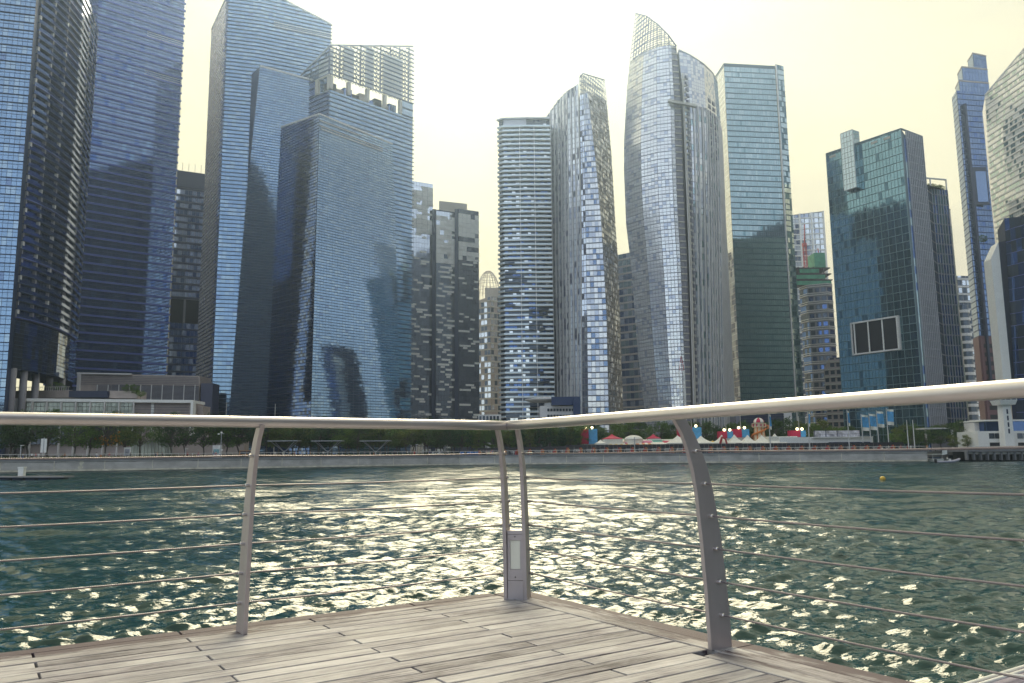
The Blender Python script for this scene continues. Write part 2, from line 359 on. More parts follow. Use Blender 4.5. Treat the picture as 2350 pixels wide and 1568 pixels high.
# ------------------------------------------------------------------ deck
def wood(name, ang):
    m = bpy.data.materials.new(name); m.use_nodes = True; t = m.node_tree; b = t.nodes['Principled BSDF']
    L = t.links.new; ND = t.nodes.new
    geo = ND('ShaderNodeNewGeometry'); oi = ND('ShaderNodeObjectInfo')
    rot = ND('ShaderNodeMapping'); rot.inputs['Rotation'].default_value = (0, 0, ang)
    L(geo.outputs['Position'], rot.inputs[0])
    off = ND('ShaderNodeVectorMath'); off.operation = 'SCALE'; off.inputs[0].default_value = (37, 11, 5); L(oi.outputs['Random'], off.inputs['Scale'])
    ad = ND('ShaderNodeVectorMath'); L(rot.outputs[0], ad.inputs[0]); L(off.outputs[0], ad.inputs[1])
    def noise(scale, st, det=6, rough=.6, dist=0., src=ad):
        mp_ = ND('ShaderNodeMapping'); mp_.inputs['Scale'].default_value = st; L(src.outputs[0], mp_.inputs[0])
        n = ND('ShaderNodeTexNoise'); n.inputs['Scale'].default_value = scale; n.inputs['Detail'].default_value = det
        n.inputs['Roughness'].default_value = rough; n.inputs['Distortion'].default_value = dist; L(mp_.outputs[0], n.inputs['Vector']); return n
    grain = noise(1, (2.2, 75, 20), 8, .7, .3)
    grain2 = noise(1, (5, 190, 20), 5, .6, .1)
    patch = noise(1.1, (1, 1.8, 1), 5, .62)
    stain = noise(1.7, (.8, 3.2, 1), 6, .65, .3, rot)
    ramp = ND('ShaderNodeValToRGB'); e = ramp.color_ramp.elements
    e[0].position = .33; e[0].color = (.05, .04, .055, 1); e[1].position = .66; e[1].color = (.47, .455, .47, 1)
    el = e.new(.46); el.color = (.25, .235, .262, 1)
    mixg = ND('ShaderNodeMath'); mixg.operation = 'MULTIPLY_ADD'; mixg.inputs[1].default_value = .50; L(grain2.outputs['Fac'], mixg.inputs[0])
    ms = ND('ShaderNodeMath'); ms.operation = 'MULTIPLY'; ms.inputs[1].default_value = .55; L(grain.outputs['Fac'], ms.inputs[0]); L(ms.outputs[0], mixg.inputs[2])
    pa = ND('ShaderNodeMath'); pa.operation = 'MULTIPLY_ADD'; pa.inputs[1].default_value = .95; pa.inputs[2].default_value = -.48; L(patch.outputs['Fac'], pa.inputs[0])
    sm = ND('ShaderNodeMath'); L(mixg.outputs[0], sm.inputs[0]); L(pa.outputs[0], sm.inputs[1]); L(sm.outputs[0], ramp.inputs[0])
    # every board its own tone
    hv = ND('ShaderNodeMapRange'); hv.inputs['To Min'].default_value = .82; hv.inputs['To Max'].default_value = 1.12; L(oi.outputs['Random'], hv.inputs['Value'])
    v1 = ND('ShaderNodeVectorMath'); v1.operation = 'SCALE'; L(ramp.outputs[0], v1.inputs[0]); L(hv.outputs[0], v1.inputs['Scale'])
    # worn, still oiled dark brown along the outer edge
    sx = ND('ShaderNodeSeparateXYZ'); q = ND('ShaderNodeMapping'); q.vector_type = 'POINT'
    dist = {}
    def edge(nx, ny, c0):   # distance from an edge line, metres
        dp = ND('ShaderNodeVectorMath'); dp.operation = 'DOT_PRODUCT'; dp.inputs[1].default_value = (nx, ny, 0); L(geo.outputs['Position'], dp.inputs[0])
        a_ = ND('ShaderNodeMath'); a_.operation = 'SUBTRACT'; a_.inputs[0].default_value = c0; L(dp.outputs['Value'], a_.inputs[1]); return a_
    e1 = edge(D1.x, D1.y, BB.x*D1.x+BB.y*D1.y+.29); e2 = edge(-D2.x, -D2.y, -(BB.x*D2.x+BB.y*D2.y)+2.12)
    mn = ND('ShaderNodeMath'); mn.operation = 'MINIMUM'; L(e1.outputs[0], mn.inputs[0]); L(e2.outputs[0], mn.inputs[1])
    er = ND('ShaderNodeMapRange'); er.inputs['From Min'].default_value = 0; er.inputs['From Max'].default_value = .34
    er.inputs['To Min'].default_value = .27; er.inputs['To Max'].default_value = -.13; L(mn.outputs[0], er.inputs['Value'])
    ad2 = ND('ShaderNodeMath'); L(stain.outputs['Fac'], ad2.inputs[0]); L(er.outputs[0], ad2.inputs[1])
    gm = ND('ShaderNodeMath'); gm.operation = 'MULTIPLY_ADD'; gm.inputs[1].default_value = .35; L(grain.outputs['Fac'], gm.inputs[0]); L(ad2.outputs[0], gm.inputs[2])
    st = ND('ShaderNodeMapRange'); st.interpolation_type = 'SMOOTHSTEP'; st.inputs['From Min'].default_value = .71; st.inputs['From Max'].default_value = .80; L(gm.outputs[0], st.inputs['Value'])
    cmx = ND('ShaderNodeMix'); cmx.data_type = 'RGBA'; cmx.inputs['B'].default_value = (.060, .040, .058, 1)
    L(st.outputs[0], cmx.inputs['Factor']); L(v1.outputs[0], cmx.inputs['A']); L(cmx.outputs['Result'], b.inputs['Base Color'])
    b.inputs['Roughness'].default_value = .62; b.inputs['Specular IOR Level'].default_value = .35
    bp = ND('ShaderNodeBump'); bp.inputs['Strength'].default_value = 1.0; bp.inputs['Distance'].default_value = .008
    L(mixg.outputs[0], bp.inputs['Height']); L(bp.outputs[0], b.inputs['Normal'])
    return m
WOODA = wood('weathered deck board', math.atan2(-D1.y, D1.x)); WOODB = wood('weathered border board', math.atan2(-D2.y, D2.x))
DARKWOOD = mat('dark joist timber', (.035, .028, .03), .8)
deck = thing('boardwalk', 'weathered grey timber boardwalk with a corner jutting over the water', 'boardwalk', (BB.x, BB.y, DECK))
bx_cache = {}
def board(u0, u1, v0, v1, m, name='plank'):
    # one board in deck coordinates, with eased edges
    key = (m.name,)
    if key not in bx_cache:
        e = .012
        vs = [(-.5, -.5, -1), (.5, -.5, -1), (.5, .5, -1), (-.5, .5, -1), (-.5, -.5, -.12), (.5, -.5, -.12), (.5, .5, -.12), (-.5, .5, -.12),
              (-.4985, -.5+.03, 0), (.4985, -.5+.03, 0), (.4985, .5-.03, 0), (-.4985, .5-.03, 0)]
        fs = [(3, 2, 1, 0), (0, 1, 5, 4), (1, 2, 6, 5), (2, 3, 7, 6), (3, 0, 4, 7), (4, 5, 9, 8), (5, 6, 10, 9), (6, 7, 11, 10), (7, 4, 8, 11), (8, 9, 10, 11)]
        me = bpy.data.meshes.new('plank'); me.from_pydata(vs, [], fs); me.materials.append(m); bx_cache[key] = me
    o = bpy.data.objects.new(name, bx_cache[key]); COL.objects.link(o); o.parent = deck
    c = D1*((u0+u1)/2)+D2*((v0+v1)/2); o.location = (c.x, c.y, random.uniform(-.0014, .0012))
    if (u1-u0) > (v1-v0):
        o.rotation_euler = (random.uniform(-.004, .004), 0, math.atan2(D1.y, D1.x)); o.scale = (u1-u0, v1-v0, .03)
    else:
        o.rotation_euler = (random.uniform(-.004, .004), 0, math.atan2(D2.y, D2.x)); o.scale = (v1-v0, u1-u0, .03)
    return o
PITCHB = .1185; G = .0066
v = -1.745-PITCHB/2-3*PITCHB; k = -3; nb_ = 0
while v < 3.6:
    seam = .012 if v < -.04 else -.112
    if v < -1.95: seam = .012
    js = (-1.395 if k % 2 == 0 else -.655)
    cuts = [seam-G]+[js-1.49*i for i in range(0, 5)]
    for a, b in zip(cuts[:-1], cuts[1:]):
        board(b+G*.8, a-G*.8, v+G*random.uniform(.4, 1.0), v+PITCHB-G*random.uniform(.4, 1.0), WOODA); nb_ += 1
    v += PITCHB; k += 1
VE0 = -1.745-PITCHB/2-3*PITCHB
# border boards run along the right edge
for (u0, u1, vs_) in ((.018, .148, [-2.12, .035, 1.9, 3.6]), (.153, .285, [-2.12, .03, 1.9, 3.6]), (-.108, .012, [.045, 2.1, 3.6])):
    for a, b in zip(vs_[:-1], vs_[1:]): board(u0, u1, a+.003, b-.003, WOODB)
m = MB()
for (ua, va, ub, vb) in ((.23, -2.05, .23, 3.6), (-7.4, -2.05, .2, -2.05)):
    a = uvp(ua, va, 1.60); b = uvp(ub, vb, 1.60); m.beam(a, b, .08, .3)
for i in range(9): m.beam(uvp(-.2-.8*i, -2.0, 1.66), uvp(-.2-.8*i, 3.6, 1.66), .09, .2)
m.done('joist', DARKWOOD, deck, kind='stuff')
s = MB()
for (u, v) in ((.05, -1.9), (-2.4, -1.9), (-4.8, -1.9), (.05, .4), (-2.4, .4), (.05, 2.6)):
    s.tube([uvp(u, v, -3), uvp(u, v, 1.5)], .16, 10)
s.done('pile', CONC, deck, kind='stuff')

# ------------------------------------------------------------------ guard rail
STEEL = mat('brushed stainless steel', (.50, .46, .48), .45, .6, var=.10, scale=9, stretch=(1, 1, .15), bump=.0006, bscale=60)
RAILM = mat('polished stainless tube', (.66, .62, .62), .36, .85, var=.09, scale=3, stretch=(1, 1, 1), bump=.0008, bscale=25)
CABLEM = mat('stranded steel cable', (.34, .31, .34), .38, .85, var=.1, scale=30)
FIT = mat('turned steel fitting', (.6, .58, .57), .28, .9, var=.05)
fence = thing('guard_rail', 'stainless steel guard rail with curved flat posts and six cables round the deck corner', 'railing', (P0.x, P0.y, DECK))
PIN = [(0, 0), (.164, .008), (.289, .012), (.416, .023), (.543, .03), (.672, .044), (.792, .055), (.913, .077), (1.017, .110), (1.104, .148), (1.185, .207)]
POUT = [(0, .151), (.163, .147), (.274, .138), (.404, .125), (.534, .111), (.674, .088), (.796, .064), (.928, .028), (1.034, -.022), (1.104, -.061), (1.185, -.123)]
def post(base, outw, along, k=1.0, th=.025):
    pts = [(h, -i) for h, i in PIN]; pout = [(h, o) for h, o in POUT]
    m = MB(); V = []; n = len(pts)
    for tt in (0, th):
        for (h, i) in pts: V.append(base+outw*(i*k)+along*tt+Vector((0, 0, h)))
        for (h, o) in pout:
            kk = 1.0 if k == 1 else None
            oo = o if k == 1 else (-np.interp(h, [p[0] for p in PIN], [p[1] for p in PIN])*k + (o+np.interp(h, [p[0] for p in PIN], [p[1] for p in PIN])))
            V.append(base+outw*float(oo)+along*tt+Vector((0, 0, h)))
    F = []
    for i in range(n-1):
        F += [(i, i+1, n+i+1, n+i), (2*n+i, 3*n+i, 3*n+i+1, 2*n+i+1), (i, 2*n+i, 2*n+i+1, i+1), (n+i, n+i+1, 3*n+i+1, 3*n+i)]
    F += [(n-1, 2*n+n-1, 3*n+n-1, 2*n-1), (0, n, 3*n, 2*n)]
    m.add(V, F)
    o = m.done('post', STEEL, fence)
    bv = o.modifiers.new('b', 'BEVEL'); bv.width = .0015; bv.segments = 2; bv.limit_method = 'ANGLE'; bv.angle_limit = rad(50)
    return o
BIS = (D1-D2).normalized()
LATER = Vector((BIS.y, -BIS.x, 0))
for kk in (0, 1, 2): post(BB-D2*.025+D2*(1.83*kk), D1, D2)
for kk in (0, 1, 2): post(LB-D1*(1.9*kk), -D2, D1)
CPL = Vector((-.075, 5.812, DECK)); CPR = Vector((.0625, 5.790, DECK))
post(CPL, BIS, LATER, 1.3); post(CPR, BIS, LATER, 1.3)
# handrails with a mitred corner
RZ = 3.003; CR = Vector(onz(1166, 977, RZ)); RL = Vector(onz(3, 960.5, RZ)); RRt = Vector(onz(2347, 891, RZ))
def rail(a, c, other, name='handrail'):
    d = (c-a).normalized(); a = a-d*3.5; od = (other-c).normalized()
    pn = (d-od).normalized() if False else (d+(-od)*-1).normalized()
    pn = (d+od).normalized()              # normal of the mitre plane
    side = d.cross(Vector((0, 0, 1))).normalized(); up = Vector((0, 0, 1)); n = 32; V = []; rr = .0325
    L = (c-a).length; segs = 24
    for i in range(segs+1):
        for k in range(n):
            an = 2*math.pi*k/n; q = (side*math.cos(an)+up*math.sin(an))*rr
            if i < segs: V.append(a+d*(L*i/segs*.995)+q)
            else:
                p = c+q; V.append(p-d*((p-c).dot(pn)/d.dot(pn))-d*.0008)
    F = []
    for i in range(segs):
        for k in range(n): F.append((i*n+k, i*n+(k+1) % n, (i+1)*n+(k+1) % n, (i+1)*n+k))
    F += [tuple(range(n))[::-1], tuple(segs*n+k for k in range(n))]
    m = MB(); m.add(V, F); return m.done(name, RAILM, fence, smooth=True)
rail(RL, CR, RRt); rail(RRt, CR, RL)
m = MB(); 
wd = ((CR-RL).normalized()+(RRt-CR).normalized()).normalized()
ws = wd.cross(Vector((0, 0, 1))).normalized(); kx = 1/abs((CR-RL).normalized().dot(wd))
ring = [CR+(ws*math.cos(a)*kx+Vector((0, 0, 1))*math.sin(a))*.0331 for a in np.linspace(0, 2*math.pi, 40)]
m.tube(ring, .0011, 6); m.done('weld_seam', STEEL, fence)
# cables
CH = [.168, .337, .505, .674, .842, 1.012]; CO = [.076, .066, .052, .025, -.014, -.071]
def cable(a, b, phase=0):
    a = Vector(a); b = Vector(b); L = (b-a).length; d = (b-a)/L; n = int(L/.0045); x = d.cross(Vector((0, 0, 1))).normalized(); y = x.cross(d)
    ns = 12; t = np.linspace(0, 1, n+1)[:, None]; k = np.arange(ns)[None]
    rr = np.where(np.arange(ns) % 2 == 0, .0051, .0030)[None]; an = 2*math.pi*k/ns+t*L/.062*2*math.pi+phase
    sag = -.006*4*t*(1-t)
    P = np.array(a)[None, None]+t[..., None]*(np.array(b)-np.array(a))[None, None]+(np.cos(an)*rr)[..., None]*np.array(x)+(np.sin(an)*rr)[..., None]*np.array(y)
    P[..., 2] += sag
    V = P.reshape(-1, 3); i = np.arange(n)[:, None]*ns; kk = np.arange(ns)[None]; k2 = (kk+1) % ns
    F = np.stack([i+kk, i+k2, i+ns+k2, i+ns+kk], -1).reshape(-1, 4)
    me = bpy.data.meshes.new('cable'); V = V-np.array(fence.location)
    me.vertices.add(len(V)); me.vertices.foreach_set('co', V.ravel()); me.loops.add(F.size); me.loops.foreach_set('vertex_index', F.ravel().astype(np.int32))
    me.polygons.add(len(F)); me.polygons.foreach_set('loop_start', np.arange(0, F.size, 4, dtype=np.int32)); me.polygons.foreach_set('loop_total', np.full(len(F), 4, np.int32))
    me.polygons.foreach_set('use_smooth', np.ones(len(F), bool))
    me.update(); me.materials.append(CABLEM)
    o = bpy.data.objects.new('cable', me); COL.objects.link(o); o.parent = fence; return o
def fitting(p, d, cab, collar=True):
    # swaged terminal: hex nut, threaded stud and sleeve
    p = Vector(p); d = Vector(d).normalized(); m = MB()
    m.tube([p, p+d*.028], .0055, 10); m.tube([p+d*.028, p+d*.038], .0115, 6); m.tube([p+d*.038, p+d*.125], [.0062, .0062], 10)
    m.tube([p+d*.0, p+d*.004], .011, 12)
    o = m.done('cable_end', FIT, fence); return o
def ferrule(p, d):
    m = MB(); d = Vector(d).normalized(); m.tube([Vector(p)-d*.012, Vector(p)+d*.008], [.011, .011], 14); m.tube([Vector(p)+d*.008, Vector(p)+d*.013], [.011, .008], 14)
    m.done('ferrule', FIT, fence, smooth=False)
for h, o_ in zip(CH, CO):
    pc = P0+(D1-D2)*o_+Vector((0, 0, h))
    zc = Vector((0, 0, h))
    le = CPL+BIS*(o_*1.2+.02)-LATER*.0+zc; re = CPR+BIS*(o_*1.2+.02)+LATER*.025+zc
    lp = LB-D2*o_+zc; rp = BB+D1*o_+zc
    cable(lp-D1*3.8, lp-D1*1.9); cable(lp-D1*1.9, lp); dl = (le-lp).normalized(); cable(lp, le-dl*.12)
    fitting(le, -dl, None); ferrule(lp-D1*.012, -D1); 
    dr = (rp-re).normalized(); cable(re+dr*.12, rp); fitting(re, dr, None); cable(rp, rp+D2*1.83); cable(rp+D2*1.83, rp+D2*3.66); ferrule(rp+D2*.012, D2)
    # bolt head through the left corner plate
    m = MB(); q = CPL+BIS*(o_*1.2+.02)+LATER*.025+zc; m.tube([q, q+LATER*.006], .013, 12); m.tube([q+LATER*.006, q+LATER*.016], .009, 6); m.done('bolt', FIT, fence)
# deck light between the corner plates
dl_ = thing('deck_light', 'low steel bollard light with frosted window between the two corner posts', 'light', (0, 5.8, DECK))
a = CPL+LATER*.026; b = CPR-LATER*.001; mid = (a+b)/2
fw = b-a; wd_ = fw.length; fx = fw.normalized(); fy = Vector((-fx.y, fx.x, 0))
if fy.y < 0: fy = -fy
def lbox(m, x0, x1, y0, y1, z0, z1):
    V = [mid+fx*x+fy*y+Vector((0, 0, z)) for z in (z0, z1) for y in (y0, y1) for x in (x0, x1)]
    m.add(V, [(0, 2, 3, 1), (4, 5, 7, 6), (0, 1, 5, 4), (2, 6, 7, 3), (0, 4, 6, 2), (1, 3, 7, 5)])
hw = wd_/2-.0015
m = MB(); lbox(m, -hw, hw, .006, .135, .0, .128); lbox(m, -hw, hw, .028, .135, .130, .445); m.done('housing', STEEL, dl_)
m = MB(); WZ0, WZ1, wx = .205, .405, .036
lbox(m, -hw, -wx, .004, .026, .131, .445); lbox(m, wx, hw, .004, .026, .131, .445); lbox(m, -wx, wx, .004, .026, .131, WZ0); lbox(m, -wx, wx, .004, .026, WZ1, .445); m.done('front_plate', STEEL, dl_)
m = MB(); lbox(m, -hw, hw, -.002, .14, .448, .472); m.done('lid', STEEL, dl_)
FROST = mat('frosted lamp glass', (.86, .86, .76), .35, var=.02); 
m = MB(); lbox(m, -wx+.0005, wx-.0005, .010, .024, WZ0+.0005, WZ1-.0005); o = m.done('diffuser', FROST, dl_)
bv = o.modifiers.new('b', 'BEVEL'); bv.width = .003; bv.segments = 2
for z in (.430, .152):
    m = MB(); c = mid+fy*.004+Vector((0, 0, z)); m.tube([c, c-fy*.002], .005, 12); m.tube([c-fy*.002, c-fy*.0022], .0022, 6, 0); m.done('screw', DARK, dl_)
# floating pontoon at the right, below the deck
PONT = mat('grey pontoon plastic', (.22, .20, .28), .5); WHITEP = mat('white painted tube', (.72, .72, .68), .4)
e0 = Vector(onz(2200, 1568, .5)); e1_ = Vector(onz(2360, 1520, .5)); dd = (e1_-e0).normalized(); nn = Vector((dd.y, -dd.x, 0))
pt = thing('pontoon', 'grey edged pontoon with white tubes at the bottom right corner below the deck', 'pontoon', tuple(e0))
m = MB(); pl = [e0-dd*1.5, e0-dd*.2+nn*-.02, e0+dd*.35-nn*.05, e0+dd*1.6-nn*.02, e1_+dd*3, e1_+dd*3+nn*2.2, e0-dd*1.5+nn*2.2]
m.prism([(p.x, p.y) for p in pl], .1, .45); m.done('float', PONT, pt)
for i, q in enumerate((.12, .2)):
    m = MB(); m.tube([e0-dd*1.2+nn*q+Vector((0, 0, .03)), e1_+dd*2.6+nn*q+Vector((0, 0, .03))], .018, 10); m.done('tube', WHITEP, pt)
m = MB(); m.tube([e0+dd*.55+nn*.12+Vector((0, 0, .03)), e0+dd*.75+nn*.5+Vector((0, 0, .03)), e0+dd*.8+nn*1.9+Vector((0, 0, .03))], .018, 10); m.done('tube', WHITEP, pt)

# ------------------------------------------------------------------ facade engine
GZ = 2.7
def V_(px, Y, ytop=None, z=None, zb=GZ):
    X = xat(px, Y); zt = z if z is not None else ztop(X, Y, ytop)
    return [(X, Y, zb), (X, Y, zt)]
def T_(Y, *pts, zb=GZ):
    """a leaning or curved edge, traced bottom to top at depth Y"""
    P = [tuple(ony(x, y, Y)) for x, y in pts]
    (x0, y0, z0), (x1, y1, z1) = P[0], P[1]
    k = (x1-x0)/(z1-z0); P = [(x0-k*(z0-zb), Y, zb)]+P if z0 > zb+.5 else P
    return P
UNIT = {}
def unit_pane(m):
    if m.name not in UNIT:
        me = bpy.data.meshes.new('window_pane')
        v = [(x, y, z) for z in (0, 1) for y in (0, 1) for x in (0, 1)]
        me.from_pydata(v, [], [(0, 2, 3, 1), (4, 5, 7, 6), (0, 1, 5, 4), (2, 6, 7, 3), (0, 4, 6, 2), (1, 3, 7, 5)]); me.materials.append(m); UNIT[m.name] = me
    return UNIT[m.name]
class Tower:
    def __init__(s, name, label, cat, Xc, Yc, group=None):
        s.t = thing(name, label, cat, (Xc, Yc, GZ), 0, group); s.panes = []; s.pm = []
        s.loc = np.array([Xc, Yc, GZ]); s.cnt = {}; s.buf = {}
    def pt(s, rib, z):
        r = np.array(rib); return np.array([np.interp(z, r[:, 2], r[:, 0]), np.interp(z, r[:, 2], r[:, 1]), z])
    def sample(s, ribs, seg, u, z):
        a = s.pt(ribs[seg], z); b = s.pt(ribs[seg+1], z); return a+(b-a)*u
    def top(s, ribs, seg, u): return ribs[seg][-1][2]*(1-u)+ribs[seg+1][-1][2]*u
    def normal(s, a, b):
        d = b-a; n = np.array([d[1], -d[0], 0.]); n /= np.linalg.norm(n)+1e-9
        if n@(np.array([0, 0, 0])-np.array([a[0], a[1], 0])) < 0: n = -n
        return n
    def body(s, ribs, m, depth=18, name='wall', back=None, zb=GZ):
        """closed shell behind the panes"""
        zs = sorted({round(p[2], 2) for r in ribs for p in r})
        front = []
        V = []; Fc = []; cols = []
        n = len(ribs); K = 14
        for r in ribs:
            z0 = r[0][2]; z1 = r[-1][2]; c = []
            for k in range(K+1):
                z = z0+(z1-z0)*k/K; p = s.pt(r, z); c.append(len(V)); V.append(p)
            cols.append(c)
        for i in range(n-1):
            for k in range(K): Fc.append((cols[i][k], cols[i+1][k], cols[i+1][k+1], cols[i][k+1]))
        f = np.array(ribs[0][0]); l = np.array(ribs[-1][0])
        if back is None:
            if n == 2:
                bk = [l+l*np.array([1, 1, 0])/np.linalg.norm(l[:2])*depth, f+f*np.array([1, 1, 0])/np.linalg.norm(f[:2])*depth]
            else:
                bk = [l+l*np.array([1, 1, 0])/np.linalg.norm(l[:2])*depth, f+f*np.array([1, 1, 0])/np.linalg.norm(f[:2])*depth]
        else: bk = [np.array([x, y, GZ]) for x, y in back]
        tops = [ribs[-1][-1][2], ribs[0][-1][2]] if len(bk) == 2 else [ribs[-1][-1][2]]*len(bk)
        bi = []
        for b, tz in zip(bk, tops):
            bi.append((len(V), len(V)+1)); V.append((b[0], b[1], zb)); V.append((b[0], b[1], tz))
        prev = (cols[-1][0], cols[-1][-1])
        for (a, b) in bi: Fc.append((prev[0], a, b, prev[1])); prev = (a, b)
        Fc.append((prev[0], cols[0][0], cols[0][-1], prev[1]))
        # roof fan from the last back point
        ring = [c[-1] for c in cols]+[b for _, b in bi]
        for i in range(1, len(ring)-1): Fc.append((ring[0], ring[i], ring[i+1]))
        # sink the glass wall a little
        return mesh_obj(name, V, Fc, m, s.t)
    def glaze(s, ribs, fh, bay, mats, wts=None, z0=GZ, gap=.12, vgap=.10, out=.10, tilt=.004, sill=0., keep=None, zmax=None, z1=None):
        nseg = len(ribs)-1; mats = list(mats); wts = wts or [1]*len(mats); wts = np.array(wts)/sum(wts)
        for g in range(nseg):
            a = s.pt(ribs[g], z0+1); b = s.pt(ribs[g+1], z0+1); w = max(np.linalg.norm(b-a), np.linalg.norm(s.pt(ribs[g], 60)-s.pt(ribs[g+1], 60)))
            nb = max(1, round(w/bay)); nrm = s.normal(a, b)
            for j in range(nb):
                u0, u1 = j/nb, (j+1)/nb; tz = min(s.top(ribs, g, u0), s.top(ribs, g, u1))
                if z1: tz = min(tz, z1)
                k = 0; z = z0
                while z+fh*.55 < tz:
                    zb, zt = z+sill, min(z+fh-vgap, tz-.02)
                    if keep is None or keep(g, (u0+u1)/2, z+fh/2, k, j):
                        c = [s.sample(ribs, g, u0, zb), s.sample(ribs, g, u1, zb), s.sample(ribs, g, u1, zt), s.sample(ribs, g, u0, zt)]
                        e = (c[1]-c[0]); L = np.linalg.norm(e); e = e/L*gap/2
                        c[0] = c[0]+e; c[3] = c[3]+e; c[1] = c[1]-e; c[2] = c[2]-e
                        t = RNG.normal(0, tilt*.28, 2)
                        dz = zt-zb
                        o = [out-t[0]*L/2-t[1]*dz/2, out+t[0]*L/2-t[1]*dz/2, out+t[0]*L/2+t[1]*dz/2, out-t[0]*L/2+t[1]*dz/2]
                        mi = int(RNG.choice(len(mats), p=wts)) if len(mats) > 1 else 0
                        s.panes.append(([ci+nrm*oi for ci, oi in zip(c, o)], mats[mi], nrm))
                    z += fh; k += 1
    def finish(s, nind=300, name='window_pane'):
        """the largest panes become parts of their own, the rest one joined part"""
        for (nm_, _), (V, F, m) in s.buf.items(): mesh_obj(nm_, V, F, m, s.t, kind='stuff')
        if not s.panes: return
        sc_ = []
        for i, (c, m, n) in enumerate(s.panes):
            p = (c[0]+c[2])/2; x, y = proj(p)
            vis = 0 <= x <= 2350 and 0 <= y <= 985
            if vis and y > 938+max(0, 0) and x < 1300: vis = False
            d = p-O_; area = np.linalg.norm(c[1]-c[0])*np.linalg.norm(c[3]-c[0])*abs(n@d)/np.linalg.norm(d)**3
            sc_.append((-(area if vis else area*1e-4), i))
        sc_.sort(); pick = {i for v, i in sc_[:nind] if v < -1e-12}
        V = []; F = []; MI = []; mats = []
        for i, (c, m, n) in enumerate(s.panes):
            if i in pick:
                ex = c[1]-c[0]; L = np.linalg.norm(ex); ez = c[3]-c[0]; Hh = np.linalg.norm(ez)
                ex = ex/L; ez = ez/Hh; ny = np.cross(ez, ex); ny /= np.linalg.norm(ny); 
                if ny@n > 0:      # keep the box behind its outer face
                    org = c[0]-ny*.06
                else: org = c[0]; ny = ny
                ez2 = np.cross(ex, ny); ez2 = ez2 if ez2[2] > 0 else -ez2
                o = bpy.data.objects.new(name, unit_pane(m)); COL.objects.link(o); o.parent = s.t
                ax = Matrix(((ex[0], ny[0], ez2[0]), (ex[1], ny[1], ez2[1]), (ex[2], ny[2], ez2[2])))
                o.rotation_mode = 'QUATERNION'; o.rotation_quaternion = ax.to_quaternion(); 
                if ax.determinant() < 0:
                    org = c[1] if ny@n < 0 else c[1]-ny*.06
                    ax = Matrix(((-ex[0], ny[0], ez2[0]), (-ex[1], ny[1], ez2[1]), (-ex[2], ny[2], ez2[2]))); o.rotation_quaternion = ax.to_quaternion()
                o.location = Vector(org-s.loc); o.scale = (L, .06, Hh)
            else:
                if m not in mats: mats.append(m)
                b = len(V); V += [tuple(p-s.loc) for p in c]; F.append((b, b+1, b+2, b+3)); MI.append(mats.index(m))
        if V:
            # own depth for the joined panes too
            me = bpy.data.meshes.new(name); me.from_pydata(V, [], F)
            for m in mats: me.materials.append(m)
            me.polygons.foreach_set('material_index', MI); me.update()
            o = bpy.data.objects.new(name, me); COL.objects.link(o); o.parent = s.t; o['kind'] = 'stuff'
    def band(s, ribs, z, m, proj_=.35, h=.35, name='sunshade', ext=0., u0=0., u1=1., inn=.05, top=None):
        """one horizontal strip round the ribs at height z; cut where the roof lies lower"""
        pts = []; ns = len(ribs)-1
        for g in range(ns):
            a = s.pt(ribs[g], z); b = s.pt(ribs[g+1], z); nrm = s.normal(a, b)
            sub = 1 if abs(ribs[g][-1][2]-ribs[g+1][-1][2]) < 1 else 12
            lo = u0 if g == 0 else 0.; hi = u1 if g == ns-1 else 1.
            for q in range(sub+1):
                u = lo+(hi-lo)*q/sub
                if s.top(ribs, g, u) >= z+h*.4: pts.append((a+(b-a)*u, nrm))
        if len(pts) < 2: return None
        P = [p for p, _ in pts]; Nn = []
        for i in range(len(pts)):
            n = pts[i][1]+(pts[i-1][1] if i > 0 else 0)+(pts[i+1][1] if i < len(pts)-1 else 0); Nn.append(n/np.linalg.norm(n))
        if ext:
            d = P[0]-P[1]; P[0] = P[0]+d/np.linalg.norm(d)*ext; d = P[-1]-P[-2]; P[-1] = P[-1]+d/np.linalg.norm(d)*ext
        V = []; F = []; h2 = np.array([0, 0, h])
        for p, n in zip(P, Nn): V += [p-n*inn, p+n*proj_, p+n*proj_+h2, p-n*inn+h2]
        for i in range(len(P)-1):
            a = i*4; b = a+4; F += [(a, a+1, b+1, b), (a+1, a+2, b+2, b+1), (a+2, a+3, b+3, b+2), (a+3, a, b, b+3)]
        F += [(0, 3, 2, 1), (len(V)-4, len(V)-3, len(V)-2, len(V)-1)]
        return s.emit(name, V, F, m)
    def bands(s, ribs, fh, m, z0=GZ, zt=999, **k):
        top = min(zt, max(r[-1][2] for r in ribs)); z = z0
        while z < top: s.band(ribs, z, m, **k); z += fh
